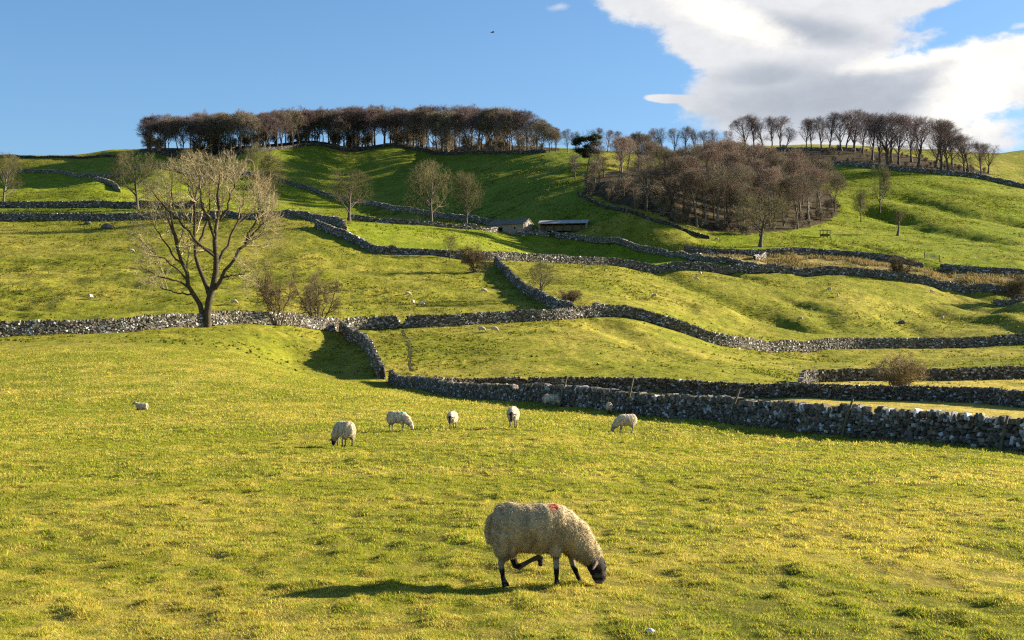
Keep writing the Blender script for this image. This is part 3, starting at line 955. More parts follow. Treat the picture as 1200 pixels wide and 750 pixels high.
build_wall('slope', 'wall descending the slope from the dark round bush to the small tree', 1.5, (.38, .19), False, .7, 10, .1)
build_wall('long', 'long level wall passing behind the large golden tree and curling at its end', 1.7, (.34, .18), False, .7, 11, .05)
build_wall('barn_right', 'wall running downhill from the low shed to the reedy strip', 1.4, (.34, .18), False, .7, 12, .05)
build_wall('barn_front', 'short sunlit pale wall in front of the stone barn', 1.25, (.40, .2), False, .6, 13, .03, tone=1.2)  # stone tone raised to make this wall look sunlit
build_wall('upper', 'low wall above the brown reedy strip ending at the pale gate', 1.3, (.45, .22), False, .7, 14)
build_wall('upper_right', 'low wall running on from the pale gate to the picture edge', 1.3, (.45, .22), False, .7, 15)
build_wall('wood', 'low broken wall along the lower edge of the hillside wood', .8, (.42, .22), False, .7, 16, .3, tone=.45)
build_wall('diag', 'wall slanting down the shaded hill to the stone barn', 1.6, (.42, .22), False, .7, 17, .08)
build_wall('top_left', 'dark level wall crossing the hill high above the short pale wall', 1.4, (.42, .22), False, .7, 18)
build_wall('pale', 'short pale sunlit wall end on the upper left field', 1.5, (.42, .22), False, .8, 19, tone=1.1)
build_wall('strip', 'dark level wall above the narrow deep green strip', 1.7, (.45, .22), False, .7, 20, .05)
build_wall('trees', 'low dark wall running below three bare field trees to the barn', 1.3, (.42, .22), False, .7, 21, .15)
build_wall('ridge_right', 'dark wall below the row of tall trees on the crest', 1.5, (.42, .22), False, .7, 22)
build_wall('crest_right', 'low wall on the crest under the tall skyline trees', 1.3, (.42, .22), False, .7, 23)
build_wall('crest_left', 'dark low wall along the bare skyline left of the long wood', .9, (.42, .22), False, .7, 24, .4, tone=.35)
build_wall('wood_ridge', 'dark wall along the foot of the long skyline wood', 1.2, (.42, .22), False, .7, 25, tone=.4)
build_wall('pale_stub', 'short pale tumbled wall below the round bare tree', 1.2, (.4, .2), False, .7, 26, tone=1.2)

# ---- tree kinds
rnd = random.Random(11)
BEECH = [tree_meshes(100 + i, 17, 10.5 + 1.5 * (i % 3), .22 + .04 * (i % 3), .27, 16, 7, 6, 4, .020, rnd.uniform(-1, 1), name='beech', twig=1.2, ang1=.68, crown_low=.16, mats=(M_BARK, M_TWIG_BEECH if i % 3 else M_TWIG_OLIVE)) for i in range(8)]
SKYLINE = [tree_meshes(200 + i, 17, 12 + (i % 3) * 1.5, .15, .42, 13, 8, 5, 4, .018, rnd.uniform(-1.5, 1.5), name='skyline', twig=1.1, ang1=.46, crown_low=.16, lo1=.42, fork=.7) for i in range(6)]
FIELD = [tree_meshes(300 + i, 14, 12, .17, .36, 15, 8, 6, 5, .014, 0, name='field', mats=(M_BARK, M_TWIG_FIELD), ang1=.9, crown_low=.06) for i in range(4)]


def bush_meshes(seed, H, W, nst, n2, n3, n4, rmin, mats, spread=.5):
    rng = np.random.default_rng(seed)
    paths = []
    for k in range(nst):
        a = rng.uniform(0, 2 * PI); rr = W / 2 * rng.uniform(.15, .95) * spread * 2
        hh = H * rng.uniform(.55, .85)
        b = np.array([math.cos(a) * rr * .12, math.sin(a) * rr * .12, -.15])
        paths.append(([b, b + np.array([math.cos(a) * rr * .3, math.sin(a) * rr * .3, hh * .35]), b + np.array([math.cos(a) * rr * .65, math.sin(a) * rr * .65, hh * .7]), np.array([math.cos(a) * rr, math.sin(a) * rr, hh])], H * .018, rmin * 1.5))
    return tree_meshes(seed, H, W, .05, .1, 0, n2, n3, n4, rmin, paths=paths, mats=mats, twig=H * .14, name='bush', crown_low=-.05)


BUSH = [bush_meshes(400 + i, 5, 6, 11, 9, 7, 5, .013, (M_BARK, M_TWIG_BUSH)) for i in range(3)]

THORN = [bush_meshes(430 + i, 5, 6.4, 7, 10, 7, 5, .0115, (M_BARK_ASH, M_TWIG_BUSH), .62) for i in range(2)]

# long wood on the skyline
rng = np.random.default_rng(77)
xs = np.linspace(166, 650, 62)
front = np.interp(xs, [p[0] for p in RIDGE_PX], [p[1] for p in RIDGE_PX])
topy = lambda x: np.interp(x, [160, 175, 200, 300, 420, 520, 580, 615, 635, 655], [148, 139, 135, 131, 128, 127, 126, 131, 141, 152])
dfront = np.interp(xs, [c[0] for c in WALLS['wood_ridge']], [c[2] for c in WALLS['wood_ridge']]) + 3
k = 0
for row in range(4):
    for i, x_ in enumerate(xs):
        if rng.random() < (.10, .40, .55, .62)[row] + (.16 if x_ < 300 and row else 0) + (.5 if row == 3 and x_ > 480 else 0):
            continue
        y_ = dfront[i] + (0, 9, 19, 34)[row] + rng.uniform(-3, 3)
        px_ = x_ + rng.normal(0, 2.2) + row * 2
        p = np.array([(px_ - CX) / FPX * y_, y_, 0]); p[2] = h1(p[0], p[1])
        ppx, ppy = pix(p)
        hp = max(float(ppy) - topy(float(ppx)), 20) * rng.uniform(.90, 1.05) * (1 if row else .96)
        place_tree(BEECH[rng.integers(8)], p, float(np.clip(hp * p[1] / FPX / 17, .45, 1.5)), rng.uniform(0, 6.28), 'bare brown beech tree in the long wood along the skyline', group='trees of the long skyline wood', name='beech_tree', width=rng.uniform(1.0, 1.35))

# hillside wood
WOODT = [tree_meshes(600 + i, 17, 10 + 1.6 * (i % 4), .26 + .05 * (i % 3), .32, 13, 8, 6, 4, .018, rnd.uniform(-1.6, 1.6), name='woodland', twig=1.1, ang1=.6 + .1 * (i % 2), lo1=.38, mats=(M_BARK_WOOD, (M_TWIG_WARM, M_TWIG_OLIVE, M_TWIG_WARM, M_TWIG_BEECH, M_TWIG_WARM, M_TWIG_FIELD)[i])) for i in range(6)]


def with_twigs(pair, mat):
    b_ = pair[1].copy(); b_.materials.clear(); b_.materials.append(mat); return pair[0], b_


WOODK = WOODT + [with_twigs(BEECH[1], M_TWIG_WARM), with_twigs(BEECH[4], M_TWIG_OLIVE), with_twigs(SKYLINE[1], M_TWIG_WARM), with_twigs(SKYLINE[4], M_TWIG_OLIVE)]
wp = np.array(WOOD_PX, float)
WTOP = np.array([(680, 205), (690, 198), (705, 184), (725, 164), (745, 156), (765, 167), (790, 178), (810, 175), (830, 169), (850, 164), (870, 166), (900, 177), (930, 180), (960, 186), (990, 214)], float)
cand = []
tries = 0
while len(cand) < 102 and tries < 14000:
    tries += 1
    q = np.array([rng.uniform(682, 986), rng.uniform(192, 274)])
    if not in_poly(q[0:1], q[1:2], wp)[0] or q[1] - np.interp(q[0], WTOP[:, 0], WTOP[:, 1]) < 24:
        continue
    if all((q[0] - c[0]) ** 2 / 12 ** 2 + (q[1] - c[1]) ** 2 / 5.5 ** 2 > 1 for c in cand):
        cand.append(q)
cand = np.array(cand)
bs = cast(cand[:, 0], cand[:, 1], dmin=250)
for q, p in zip(cand, bs):
    hp = rng.uniform(46, 70)
    hp = min(hp, (q[1] - np.interp(q[0], WTOP[:, 0], WTOP[:, 1])) * rng.uniform(.92, 1.08))
    # the barns stand in the sun: no tree of the wood reaches up into their sunlight
    Hm = hp * p[1] / FPX
    for bx_, by_ in ((605, 372), (628, 374), (652, 372), (690, 370)):
        b0 = np.array([(bx_ - CX) / FPX * by_, by_])
        rel = p[:2] - b0; su = np.array([math.sin(SUN_AZ), math.cos(SUN_AZ)])
        al_ = rel @ su; pe_ = abs(rel[0] * su[1] - rel[1] * su[0])
        if al_ > 0 and pe_ < 5.5:
            Hm = min(Hm, max(4.5, h1(*b0) + 1.5 + al_ * math.tan(SUN_EL) - p[2]))
    place_tree(WOODK[rng.integers(10)], p, Hm / 17, rng.uniform(0, 6.28), 'bare purple-brown tree in the dense hillside wood', group='trees of the hillside wood', name='beech_tree', width=rng.uniform(.85, 1.3))

# saplings and brambles on the floor of the woods, one tangled mass
def build_undergrowth():
    rng = np.random.default_rng(91)
    protos = []
    for sd in range(3):
        a_, b_ = bush_meshes(480 + sd, 5, 5, 9, 7, 5, 3, .022, (M_BARK, M_TWIG_OLIVE), .4)
        vs, qs, o = [], [], 0
        for me in (a_, b_):
            v = np.empty(len(me.vertices) * 3, np.float32); me.vertices.foreach_get('co', v)
            q = np.empty(len(me.loops), np.int32); me.loops.foreach_get('vertex_index', q)
            vs.append(v.reshape(-1, 3)); qs.append(q.reshape(-1, 4) + o); o += len(me.vertices)
            bpy.data.meshes.remove(me)
        protos.append((np.concatenate(vs), np.concatenate(qs)))
    pts = []
    edge = np.array([(684, 229), (700, 235), (740, 246), (790, 261), (835, 273), (880, 276), (930, 272), (958, 265), (984, 252)], float)
    t = rng.uniform(0, len(edge) - 1, 60); i = np.minimum(t.astype(int), len(edge) - 2); f = (t - i)[:, None]
    e_ = edge[i] * (1 - f) + edge[i + 1] * f; e_[:, 1] -= rng.uniform(0, 14, len(e_))
    for p in cast(e_[:, 0], e_[:, 1], dmin=200):
        pts.append((p[0], p[1], rng.uniform(.25, .7)))
    while len(pts) < 90:
        q = np.array([rng.uniform(682, 986), rng.uniform(192, 274)])
        if in_poly(q[0:1], q[1:2], wp)[0]:
            p = cast(q[:1], q[1:], dmin=200)[0]; pts.append((p[0], p[1], rng.uniform(.5, 1.2)))
    for x_ in rng.uniform(168, 650, 110):
        if 186 < x_ < 222 or 372 < x_ < 386:
            continue
        y_ = np.interp(x_, [c[0] for c in WALLS['wood_ridge']], [c[2] for c in WALLS['wood_ridge']]) + rng.uniform(3, 34)
        pts.append(((x_ - CX) / FPX * y_, y_, rng.uniform(.7, 1.7)))
    bp_ = poly_world(BANK_PX, 300)
    for _ in range(400):
        x_, y_ = rng.uniform(bp_[:, 0].min(), bp_[:, 0].max()), rng.uniform(bp_[:, 1].min(), bp_[:, 1].max())
        if in_poly(np.array([x_]), np.array([y_]), bp_)[0] and len(pts) < 285:
            pts.append((x_, y_, rng.uniform(.2, .55)))
    P_ = np.array(pts); Z = h(P_[:, 0], P_[:, 1])
    V, Q, o = [], [], 0
    for (x_, y_, sc), z_ in zip(P_, Z):
        v, q = protos[rng.integers(3)]; an = rng.uniform(0, 6.28); c_, s_ = math.cos(an), math.sin(an)
        w = v * sc
        V.append(np.stack([w[:, 0] * c_ - w[:, 1] * s_ + x_, w[:, 0] * s_ + w[:, 1] * c_ + y_, w[:, 2] + z_], -1)); Q.append(q + o); o += len(v)
    tag(link('undergrowth', mesh_np('undergrowth', np.concatenate(V), np.concatenate(Q), None, [M_TWIG_OLIVE], smooth=True)), kind='stuff')


build_undergrowth()

# row on the right-hand crest: x, foot y, top y
CRESTROW = [(873, 175, 138), (884, 174, 134), (894, 174, 137), (905, 174, 135), (915, 174, 136), (921, 175, 150), (945, 174, 140), (951, 174, 138), (963, 175, 134), (972, 176, 131), (986, 177, 133), (991, 176, 130), (1001, 178, 129), (1011, 180, 136), (1022, 187, 134), (1031, 193, 136), (1041, 194, 133), (1044, 188, 138), (1053, 193, 136), (1068, 190, 136), (1076, 196, 139),
            (1097, 196, 140), (1103, 200, 141), (1111, 201, 148), (1116, 197, 152), (1130, 202, 157), (1135, 204, 158), (1150, 206, 165), (1158, 203, 168)]
for j, (x_, yb, yt) in enumerate(CRESTROW):
    px_tree(SKYLINE[j % 6], x_, yb, yb - yt, 17, 'tall slender bare tree in the open row on the right-hand crest', rng.uniform(0, 6.28), width=rng.uniform(1.0, 1.4), group='trees of the open crest row', name='beech_tree')
for j, (x_, yt) in enumerate([(665, 152), (676, 154), (700, 150), (712, 152), (722, 154), (745, 156), (768, 151), (778, 150), (790, 150), (803, 148), (815, 150), (826, 152), (838, 152), (852, 154)]):
    px_tree(SKYLINE[(j * 5) % 6], x_, 181 if x_ > 730 else 178, (181 if x_ > 730 else 178) - yt, 17, 'thin bare tree on the skyline seen between the two woods', rng.uniform(0, 6.28), group='skyline trees between the woods', name='beech_tree')

# single field trees
px_tree(FIELD[0], 161, 245, 66, 14, 'round-crowned bare tree at the end of the level wall left of the golden tree', .4, 1.2)
px_tree(FIELD[1], 226, 245, 68, 14, 'broad low-domed bare tree standing behind the golden tree', 2.0, 1.25)
px_tree(FIELD[2], 303, 257, 84, 14, 'tall narrow bare tree just right of the golden tree', 1.1, .95)
px_tree(FIELD[3], 4, 238, 58, 14, 'bare tree cut by the left edge of the picture', 3.0, 1.0)
px_tree(FIELD[0], 409, 259, 60, 14, 'wide bare field tree above the curl of the long wall', 4.0, 1.3)
px_tree(FIELD[3], 506, 265, 75, 14, 'larger of the two bare trees left of the stone barn', 5.0, 1.05)
px_tree(FIELD[2], 547, 268, 66, 14, 'slimmer bare tree nearest the stone barn', .2, .88)
px_tree(FIELD[1], 891, 289, 60, 14, 'round bare tree in front of the hillside wood', .9, 1.45)
px_tree(FIELD[2], 1031, 251, 58, 14, 'thin pale bare tree in the bright upper field', 2.2, .6)
px_tree(FIELD[2], 1009, 260, 38, 14, 'small thin bare tree beside the hillside wood', 3.2, .75)
px_tree(FIELD[0], 632, 352, 44, 14, 'small spreading bare tree on the descending wall', 1.9, 1.25)
px_tree(FIELD[3], 527, 303, 26, 14, 'tiny bare thorn beside the dark round bush', 1.9, 1.0)
px_tree(BUSH[0], 557, 319, 33, 5, 'dark round bush at the junction of two walls', 0, 1.05, name='bush', parts=('stems', 'twigs'), cat='bush')
px_tree(BUSH[1], 667, 357, 20, 5, 'scrubby bush right of the small spreading tree', 1, 1.2, name='bush', parts=('stems', 'twigs'), cat='bush')
px_tree(BUSH[2], 1058, 326, 27, 5, 'bare bush on the wall at the end of the reedy strip', 2, 1.05, name='bush', parts=('stems', 'twigs'), cat='bush')
px_tree(BUSH[0], 1190, 353, 33, 5, 'dark round bush at the right edge of the picture', 3, 1.1, name='bush', parts=('stems', 'twigs'), cat='bush')
px_tree(THORN[0], 327, 381, 68, 5, 'airy many-stemmed bare thorn right of the golden tree', 4, .62, name='bush', parts=('stems', 'twigs'), cat='bush')
px_tree(THORN[1], 376, 383, 66, 5, 'spreading bare thorn bush at the bend of the grey wall', 5, .85, name='bush', parts=('stems', 'twigs'), cat='bush')
WILLOW = bush_meshes(450, 4, 6.5, 22, 7, 5, 4, .012, (M_BARK_PALE, M_TWIG_STRAW), .55)
px_tree(WILLOW, 1052, 458, 43, 4, 'straggly bare willow bush behind the lane wall', 0, 1.35, name='bush', parts=('stems', 'twigs'), cat='bush')

# leaning stump tree
LEANT = tree_meshes(470, 8, 4.5, .45, .5, 8, 6, 5, 4, .018, 1.6, mats=(M_BARK, M_TWIG_FIELD), name='leaning')
px_tree(LEANT, 1052, 276, 28, 8, 'short thick-trunked leaning tree alone in the bright upper field', 0, 1.0)

# the large golden ash by the wall
pT = cast([243], [383], dmin=100)[0]
mpp = pT[1] / FPX


def tp(px, py, dy=0.0):
    return np.array([(px - 243) * mpp, dy, (383 - py) * mpp])


ASH_PATHS = [
    ([tp(243, 386), tp(241, 368), tp(243, 357), tp(250, 345), tp(252, 315), tp(250, 285), tp(256, 260), tp(254, 225), tp(258, 195)], 0.515, .03),
    ([tp(238, 386), tp(238, 366, -.1), tp(236, 357, -.3), tp(226, 345, -.6), tp(222, 335, -.9), tp(217, 310, -1.2), tp(210, 285, -1.3), tp(200, 262, -1.6), tp(196, 235, -1.8)], 0.359, .03),
    ([tp(246, 350), tp(242, 335, .4), tp(231, 318, 1.0), tp(226, 295, 1.3), tp(224, 270, 1.5), tp(222, 235, 1.6), tp(218, 200, 1.7)], 0.312, .03),
    ([tp(252, 338), tp(262, 326, -.6), tp(274, 305, -1.2), tp(289, 286, -1.6), tp(301, 262, -1.8), tp(310, 236, -2.0)], 0.281, .03),
    ([tp(262, 326, -.6), tp(275, 322, -1.5), tp(288, 323, -2.4), tp(300, 318, -3.0)], 0.136, .02),
    ([tp(223, 338, -.8), tp(212, 330, -1.6), tp(200, 328, -2.2), tp(182, 322, -2.8), tp(168, 312, -3.0)], 0.145, .02),
    ([tp(217, 312, -1.2), tp(205, 300, -.4), tp(190, 285, .6), tp(176, 262, 1.2), tp(168, 245, 1.5)], 0.145, .02),
    ([tp(252, 312), tp(262, 290, 1.0), tp(272, 262, 1.8), tp(280, 230, 2.2), tp(284, 205, 2.4)], 0.204, .02),
    ([tp(226, 290, 1.3), tp(236, 262, 2.0), tp(240, 230, 2.5), tp(236, 195, 2.6)], 0.187, .02),
    ([tp(251, 280), tp(244, 255, -1.2), tp(236, 228, -2.0), tp(232, 196, -2.3)], 0.187, .02),
    ([tp(256, 258), tp(268, 240, -1.0), tp(276, 218, -1.6), tp(277, 198, -1.8)], 0.153, .02),
    ([tp(210, 285, -1.3), tp(204, 255, -2.3), tp(206, 225, -2.8), tp(208, 200, -3.0)], 0.170, .02),
    ([tp(289, 286, -1.6), tp(297, 282, -.6), tp(309, 268, .2), tp(316, 250, .6)], 0.119, .02),
    ([tp(226, 345, -.6), tp(214, 346, -.2), tp(205, 340, .6), tp(190, 338, 1.4), tp(172, 330, 2.0), tp(160, 326, 2.4)], .12, .02),
    ([tp(289, 286, -1.6), tp(302, 275, -2.6), tp(316, 262, -3.2), tp(325, 246, -3.4)], .15, .02),
    ([tp(251, 300), tp(238, 290, -1.0), tp(216, 262, -2.0), tp(192, 240, -2.6), tp(178, 218, -2.8)], .2, .02),
    ([tp(272, 262, 1.8), tp(286, 248, 2.4), tp(298, 228, 2.8), tp(303, 208, 3.0)], .13, .02),
    ([tp(222, 330, -.9), tp(205, 310, -2.2), tp(184, 296, -3.2), tp(165, 278, -3.8)], .14, .02),
]
HT = 200 * mpp
ASH = tree_meshes(501, HT, 17.6, .2, .8, 0, 9, 7, 5, .013, paths=ASH_PATHS, mats=(M_BARK_ASH, M_TWIG_GOLD), name='ash', twig=.85, crown_low=.13, lo1=.46)
place_tree(ASH, pT, 1.0, 0, 'large many-limbed golden tree in front of the grey wall', name='ash_tree')

# Scots pines at the wood's left corner
def pine_meshes(seed, H):
    a, b = tree_meshes(seed, H, 8, .5, .28, 8, 5, 4, 3, .02, .6, mats=(M_BARK, M_NEEDLE), name='pine')
    rng = np.random.default_rng(seed)
    vs = []; k = 9500
    lob = [(rng.uniform(-3, 3), rng.uniform(-2.5, 2.5), H * rng.uniform(.55, .98), rng.uniform(1.1, 2.1)) for _ in range(19)]
    for _ in range(k):
        x, y, z, r = lob[rng.integers(len(lob))]
        d = rng.normal(0, 1, 3); d /= np.linalg.norm(d); p = np.array([x, y, z]) + d * r * rng.uniform(.3, 1) * np.array([1, 1, .5])
        t = rng.normal(0, 1, 3); t /= np.linalg.norm(t); u = np.cross(t, d); s_ = rng.uniform(.15, .32)
        vs += [p - t * s_, p + t * s_, p + u * s_ * .8]
    me = mesh_np('needles', np.array(vs), None, np.arange(3 * k).reshape(-1, 3), [M_NEEDLE])
    return a, b, me


PINE = pine_meshes(520, 15)
px_tree(PINE, 687, 214, 60, 15, 'dark green flat-topped pine at the corner of the hillside wood', 0, 1.25, name='pine_tree', parts=('trunk', 'crown', 'needles'))
for x_, yb, hp, lab in ((674, 210, 30, 'small dark bare tree left of the flat-topped pine'), (697, 214, 46, 'bare tree close beside the flat-topped pine')):
    px_tree(SKYLINE[1], x_, yb, hp, 17, lab, x_, .9)


# ------------------------------------------------------------------ sheep
def loft(stations, axis_pts, seg=18):
    """rings of ellipses: stations (centre, half width across y, half height in the ring's own plane)"""
    V, Q, T = [], [], []
    k = len(stations)
    cs = np.array([s[0] for s in stations], float)
    D = np.gradient(cs, axis=0); D /= np.linalg.norm(D, axis=1, keepdims=True)
    for (c, wy, wz), d in zip(stations, D):
        side = np.array([0, 1.0, 0]); side -= side.dot(d) * d; side /= np.linalg.norm(side)
        upv = np.cross(d, side)
        for i in range(seg):
            a = 2 * PI * i / seg
            V.append(np.array(c) + side * math.cos(a) * wy + upv * math.sin(a) * wz)
    for r in range(k - 1):
        for i in range(seg):
            j = (i + 1) % seg
            Q.append((r * seg + i, r * seg + j, (r + 1) * seg + j, (r + 1) * seg + i))
    a = len(V); V.append(cs[0]); V.append(cs[-1])
    for i in range(seg):
        j = (i + 1) % seg
        T.append((j, i, a)); T.append(((k - 1) * seg + i, (k - 1) * seg + j, a + 1))
    return V, Q, T


CREAM, BLACK, GREYLEG = np.array([.46, .35, .185]), np.array([.013, .011, .010]), np.array([.22, .19, .15])


def sheep_body(pose, voxel, mark=None, face=BLACK, leg=BLACK, CREAM=np.array([.66, .56, .40])):
    parts = []   # (V,Q,T,kind)
    lie = pose == 'lying'
    dz = -.26 if lie else 0

    def L_(st, kind, seg=16):
        parts.append(loft(st, None, seg) + (kind,))
    T_ = [((-.405, 0, .575), .03, .04), ((-.40, 0, .575), .12, .15), ((-.37, 0, .57), .165, .205), ((-.27, 0, .56), .19, .222), ((-.12, 0, .55), .205, .234), ((.03, 0, .545), .208, .232), ((.16, 0, .555), .195, .22), ((.27, 0, .555), .165, .20), ((.34, 0, .55), .11, .13), ((.36, 0, .55), .03, .04)]
    L_([((c[0], c[1], c[2] + dz), a, b) for c, a, b in T_], 'wool', 22)
    if lie:
        L_([((.20, 0, .38), .15, .17), ((.34, 0, .44), .12, .13), ((.43, 0, .50), .085, .095), ((.48, 0, .53), .07, .08)], 'wool')
        L_([((.44, 0, .53), .06, .065), ((.52, 0, .52), .062, .07), ((.60, 0, .47), .05, .055), ((.67, 0, .42), .035, .04), ((.69, 0, .41), .02, .022)], 'face')
        hx, hz, dirx = .47, .55, 1
        ears = [((.46, s * .05, .56), (.42, s * .15, .55)) for s in (-1, 1)]
        for sx, sy in ((.22, .13), (.22, -.13), (-.25, .15), (-.25, -.15)):
            L_([((sx, sy, .12), .06, .06), ((sx + .12, sy * 1.2, .05), .035, .035), ((sx + .2, sy * 1.2, .04), .03, .03)], 'leg', 10)
    else:
        if pose == 'stand':
            L_([((.14, 0, .57), .16, .20), ((.28, 0, .58), .14, .175), ((.38, 0, .57), .11, .135), ((.46, 0, .545), .085, .10), ((.50, 0, .53), .07, .08)], 'wool', 18)
            L_([((.48, 0, .55), .06, .065), ((.525, 0, .50), .072, .078), ((.56, 0, .42), .064, .07), ((.585, 0, .34), .05, .055), ((.60, 0, .27), .042, .046), ((.603, 0, .235), .034, .036), ((.604, 0, .226), .014, .016)], 'face', 14)
        else:
          L_([((.14, 0, .55), .16, .20), ((.27, 0, .53), .155, .195), ((.38, 0, .46), .135, .165), ((.47, 0, .37), .112, .135), ((.535, 0, .285), .092, .108), ((.565, 0, .235), .072, .085)], 'wool', 18)
        if pose != 'stand':
          L_([((.540, 0, .275), .055, .06), ((.572, 0, .225), .082, .095), ((.597, 0, .165), .075, .092), ((.608, 0, .105), .060, .074), ((.612, 0, .055), .050, .060), ((.606, 0, .026), .034, .036), ((.606, 0, .018), .014, .016)], 'face', 14)
        ears = [((.585, s * .06, .235), (.545, s * .185, .175)) for s in (-1, 1)]

        if pose == 'stand':
            ears = [((.51, s * .055, .53), (.50, s * .165, .50)) for s in (-1, 1)]

        def leg_chain(pts, kind='leg'):
            L_(pts, kind, 12)
        # woolly thighs and shoulders, then thin shanks and hooves
        def hind(x, y, scr=False):
            L_([((x + .02, y, .50), .11, .15), ((x + .0, y, .38), .085, .115), ((x - .01, y, .29), .055, .07), ((x - .015, y, .25), .035, .04)], 'wool', 14)
            if not scr:
                L_([((x - .01, y, .31), .038, .042), ((x - .04, y, .215), .027, .034), ((x - .035, y, .19), .025, .030), ((x - .022, y, .10), .020, .022), ((x - .012, y, .055), .026, .028), ((x + .0, y, .03), .028, .034), ((x + .008, y, .0), .030, .038)], 'leg', 12)

        def fore(x, y, dx=0.0):
            L_([((x - .01, y, .46), .07, .10), ((x + dx * .1, y, .36), .055, .065), ((x + dx * .25, y, .29), .036, .04)], 'wool', 14)
            L_([((x + dx * .2, y, .32), .032, .036), ((x + dx * .45, y, .20), .026, .028), ((x + dx * .5, y, .175), .028, .030), ((x + dx * .85, y, .075), .019, .021), ((x + dx * .95, y, .045), .026, .028), ((x + dx + .012, y, .0), .030, .038)], 'leg', 12)
        if pose == 'scratch':
            hind(-.28, -.105)
            hind(-.235, .10, True)
            y = .10
            L_([((-.235, y, .30), .036, .042), ((-.215, y, .24), .030, .034), ((-.19, y, .17), .028, .032), ((-.165, y, .155), .028, .030), ((-.06, y, .215), .021, .023), ((.045, y, .268), .024, .026), ((.056, y, .25), .026, .028), ((.050, y, .205), .026, .028), ((.046, y, .168), .021, .024)], 'leg', 12)
            fore(.20, -.09, .01); fore(.30, .085, .13)
        else:
            hind(-.28, -.105); hind(-.22, .105); fore(.20, -.09, .05); fore(.24, .09, -.02)
    for a, b in ears:
        a, b = np.array(a), np.array(b); m_ = (a + b) / 2
        L_([(a, .0, .0), (a * .8 + b * .2, .022, .016), (m_, .034, .016), (a * .25 + b * .75, .026, .012), (b, .004, .004)], 'ear', 8) if False else L_([(tuple(a), .018, .016), (tuple(a * .8 + b * .2), .026, .018), (tuple(m_), .034, .018), (tuple(a * .2 + b * .8), .022, .014), (tuple(b), .006, .006)], 'ear', 10)
    # tail
    L_([((-.40, 0, .66 + dz), .03, .03), ((-.435, 0, .60 + dz), .035, .03), ((-.45, 0, .50 + dz), .034, .03), ((-.44, 0, .40 + max(dz, -.2)), .025, .022)], 'wool', 10)
    V, Q, T, K = [], [], [], []
    for v, q, t, kd in parts:
        o = len(V); V += [tuple(p) for p in v]
        Q += [tuple(i + o for i in f) for f in q]; T += [tuple(i + o for i in f) for f in t]
    kinds = []
    for v, q, t, kd in parts:
        kinds += [kd] * len(q)
    for v, q, t, kd in parts:
        kinds += [kd] * len(t)
    me0 = mesh_np('sheep_source', np.array(V), np.array(Q), np.array(T))
    ob = bpy.data.objects.new('sheep_source', me0); COL.objects.link(ob)
    md = ob.modifiers.new('r', 'REMESH'); md.mode = 'VOXEL'; md.voxel_size = voxel; md.use_smooth_shade = True
    sm = ob.modifiers.new('s', 'SMOOTH'); sm.factor = .5; sm.iterations = 3
    dg = bpy.context.evaluated_depsgraph_get(); dg.update()
    me = bpy.data.meshes.new_from_object(ob.evaluated_get(dg))
    bv = BVHTree.FromPolygons([Vector(p) for p in V], [list(f) for f in Q] + [list(f) for f in T])
    bpy.data.objects.remove(ob); bpy.data.meshes.remove(me0)
    nv = len(me.vertices)
    co = np.empty(nv * 3, np.float32); me.vertices.foreach_get('co', co); co = co.reshape(-1, 3)
    nm = np.empty(nv * 3, np.float32); me.vertices.foreach_get('normal', nm); nm = nm.reshape(-1, 3)
    kd = []
    for p in co:
        _, _, i, _ = bv.find_nearest(Vector(p)); kd.append(kinds[i])
    kd = np.array(kd)
    rng = np.random.default_rng(3)
    col = np.empty((nv, 3))
    wool = kd == 'wool'
    nz = fbm(co[:, 0] * 9 + co[:, 1] * 5, co[:, 2] * 9 - co[:, 1] * 6, 7, 3)
    st_ = fbm(co[:, 0] * 13 + co[:, 1] * 8, co[:, 2] * 3.0, 27, 3)
    col[wool] = CREAM * np.clip(1 + .22 * nz[wool, None] + .55 * st_[wool, None], .45, 1.4)
    low_dark = sstep(.38, .25, co[:, 2]) * (0 if lie else 1)  # wool gets darker towards its lower edge
    col[wool] = (col * (1 - .35 * low_dark[:, None]))[wool] if False else col[wool] * (1 - .35 * low_dark[wool, None])
    col[kd == 'face'] = face; col[kd == 'ear'] = np.array([.16, .11, .085])
    mz = (kd == 'face') & (co[:, 2] < (.27 if pose == 'stand' else .06)) & (not lie); col[mz] = np.array([.20, .17, .15]) if pose == 'stand' else np.array([.11, .095, .08])
    bl = (kd == 'face') & (nz > .12); col[bl] = col[bl] + np.array([.05, .042, .035])
    lg = kd == 'leg'
    lz = co[:, 2]
    if pose == 'scratch':
        mix = sstep(.16, .20, lz) * (1 - sstep(.25, .28, lz))
        hindscr = (co[:, 1] > .03) & (co[:, 0] < .12)
        mix = np.clip(np.where(hindscr, .0, mix) + .35 * (nz > .1), 0, 1)
    else:
        mix = sstep(.10, .16, lz) * .8
    col[lg] = leg * (1 - mix[lg, None]) + GREYLEG * mix[lg, None]
    disp = np.where(wool, .003 + .005 * fbm(co[:, 0] * 22 + co[:, 1] * 13, co[:, 2] * 22 - co[:, 1] * 17, 17, 3) + .014 * fbm(co[:, 0] * 6 + co[:, 1] * 4, co[:, 2] * 6, 18, 2) + .007 * st_, 0)
    co2 = co + nm * disp[:, None]
    if mark is not None:
        mp, mr, mc = mark
        dd = np.linalg.norm((co2 - np.array(mp)) / np.array(mr), axis=1)
        w = sstep(1.15, .55, dd + .3 * nz)
        w = np.where(wool, w, 0)[:, None]
        w = w * .8
        col = col * (1 - w) + np.array(mc) * w
    me.vertices.foreach_set('co', co2.astype(np.float32).ravel())
    a = me.color_attributes.new('tint', 'FLOAT_COLOR', 'POINT')
    c4 = np.ones((nv, 4), np.float32); c4[:, :3] = np.clip(col, .005, 1); a.data.foreach_set('color', c4.ravel())
    me.materials.clear(); me.materials.append(M_WOOL)
    me.name = 'body'
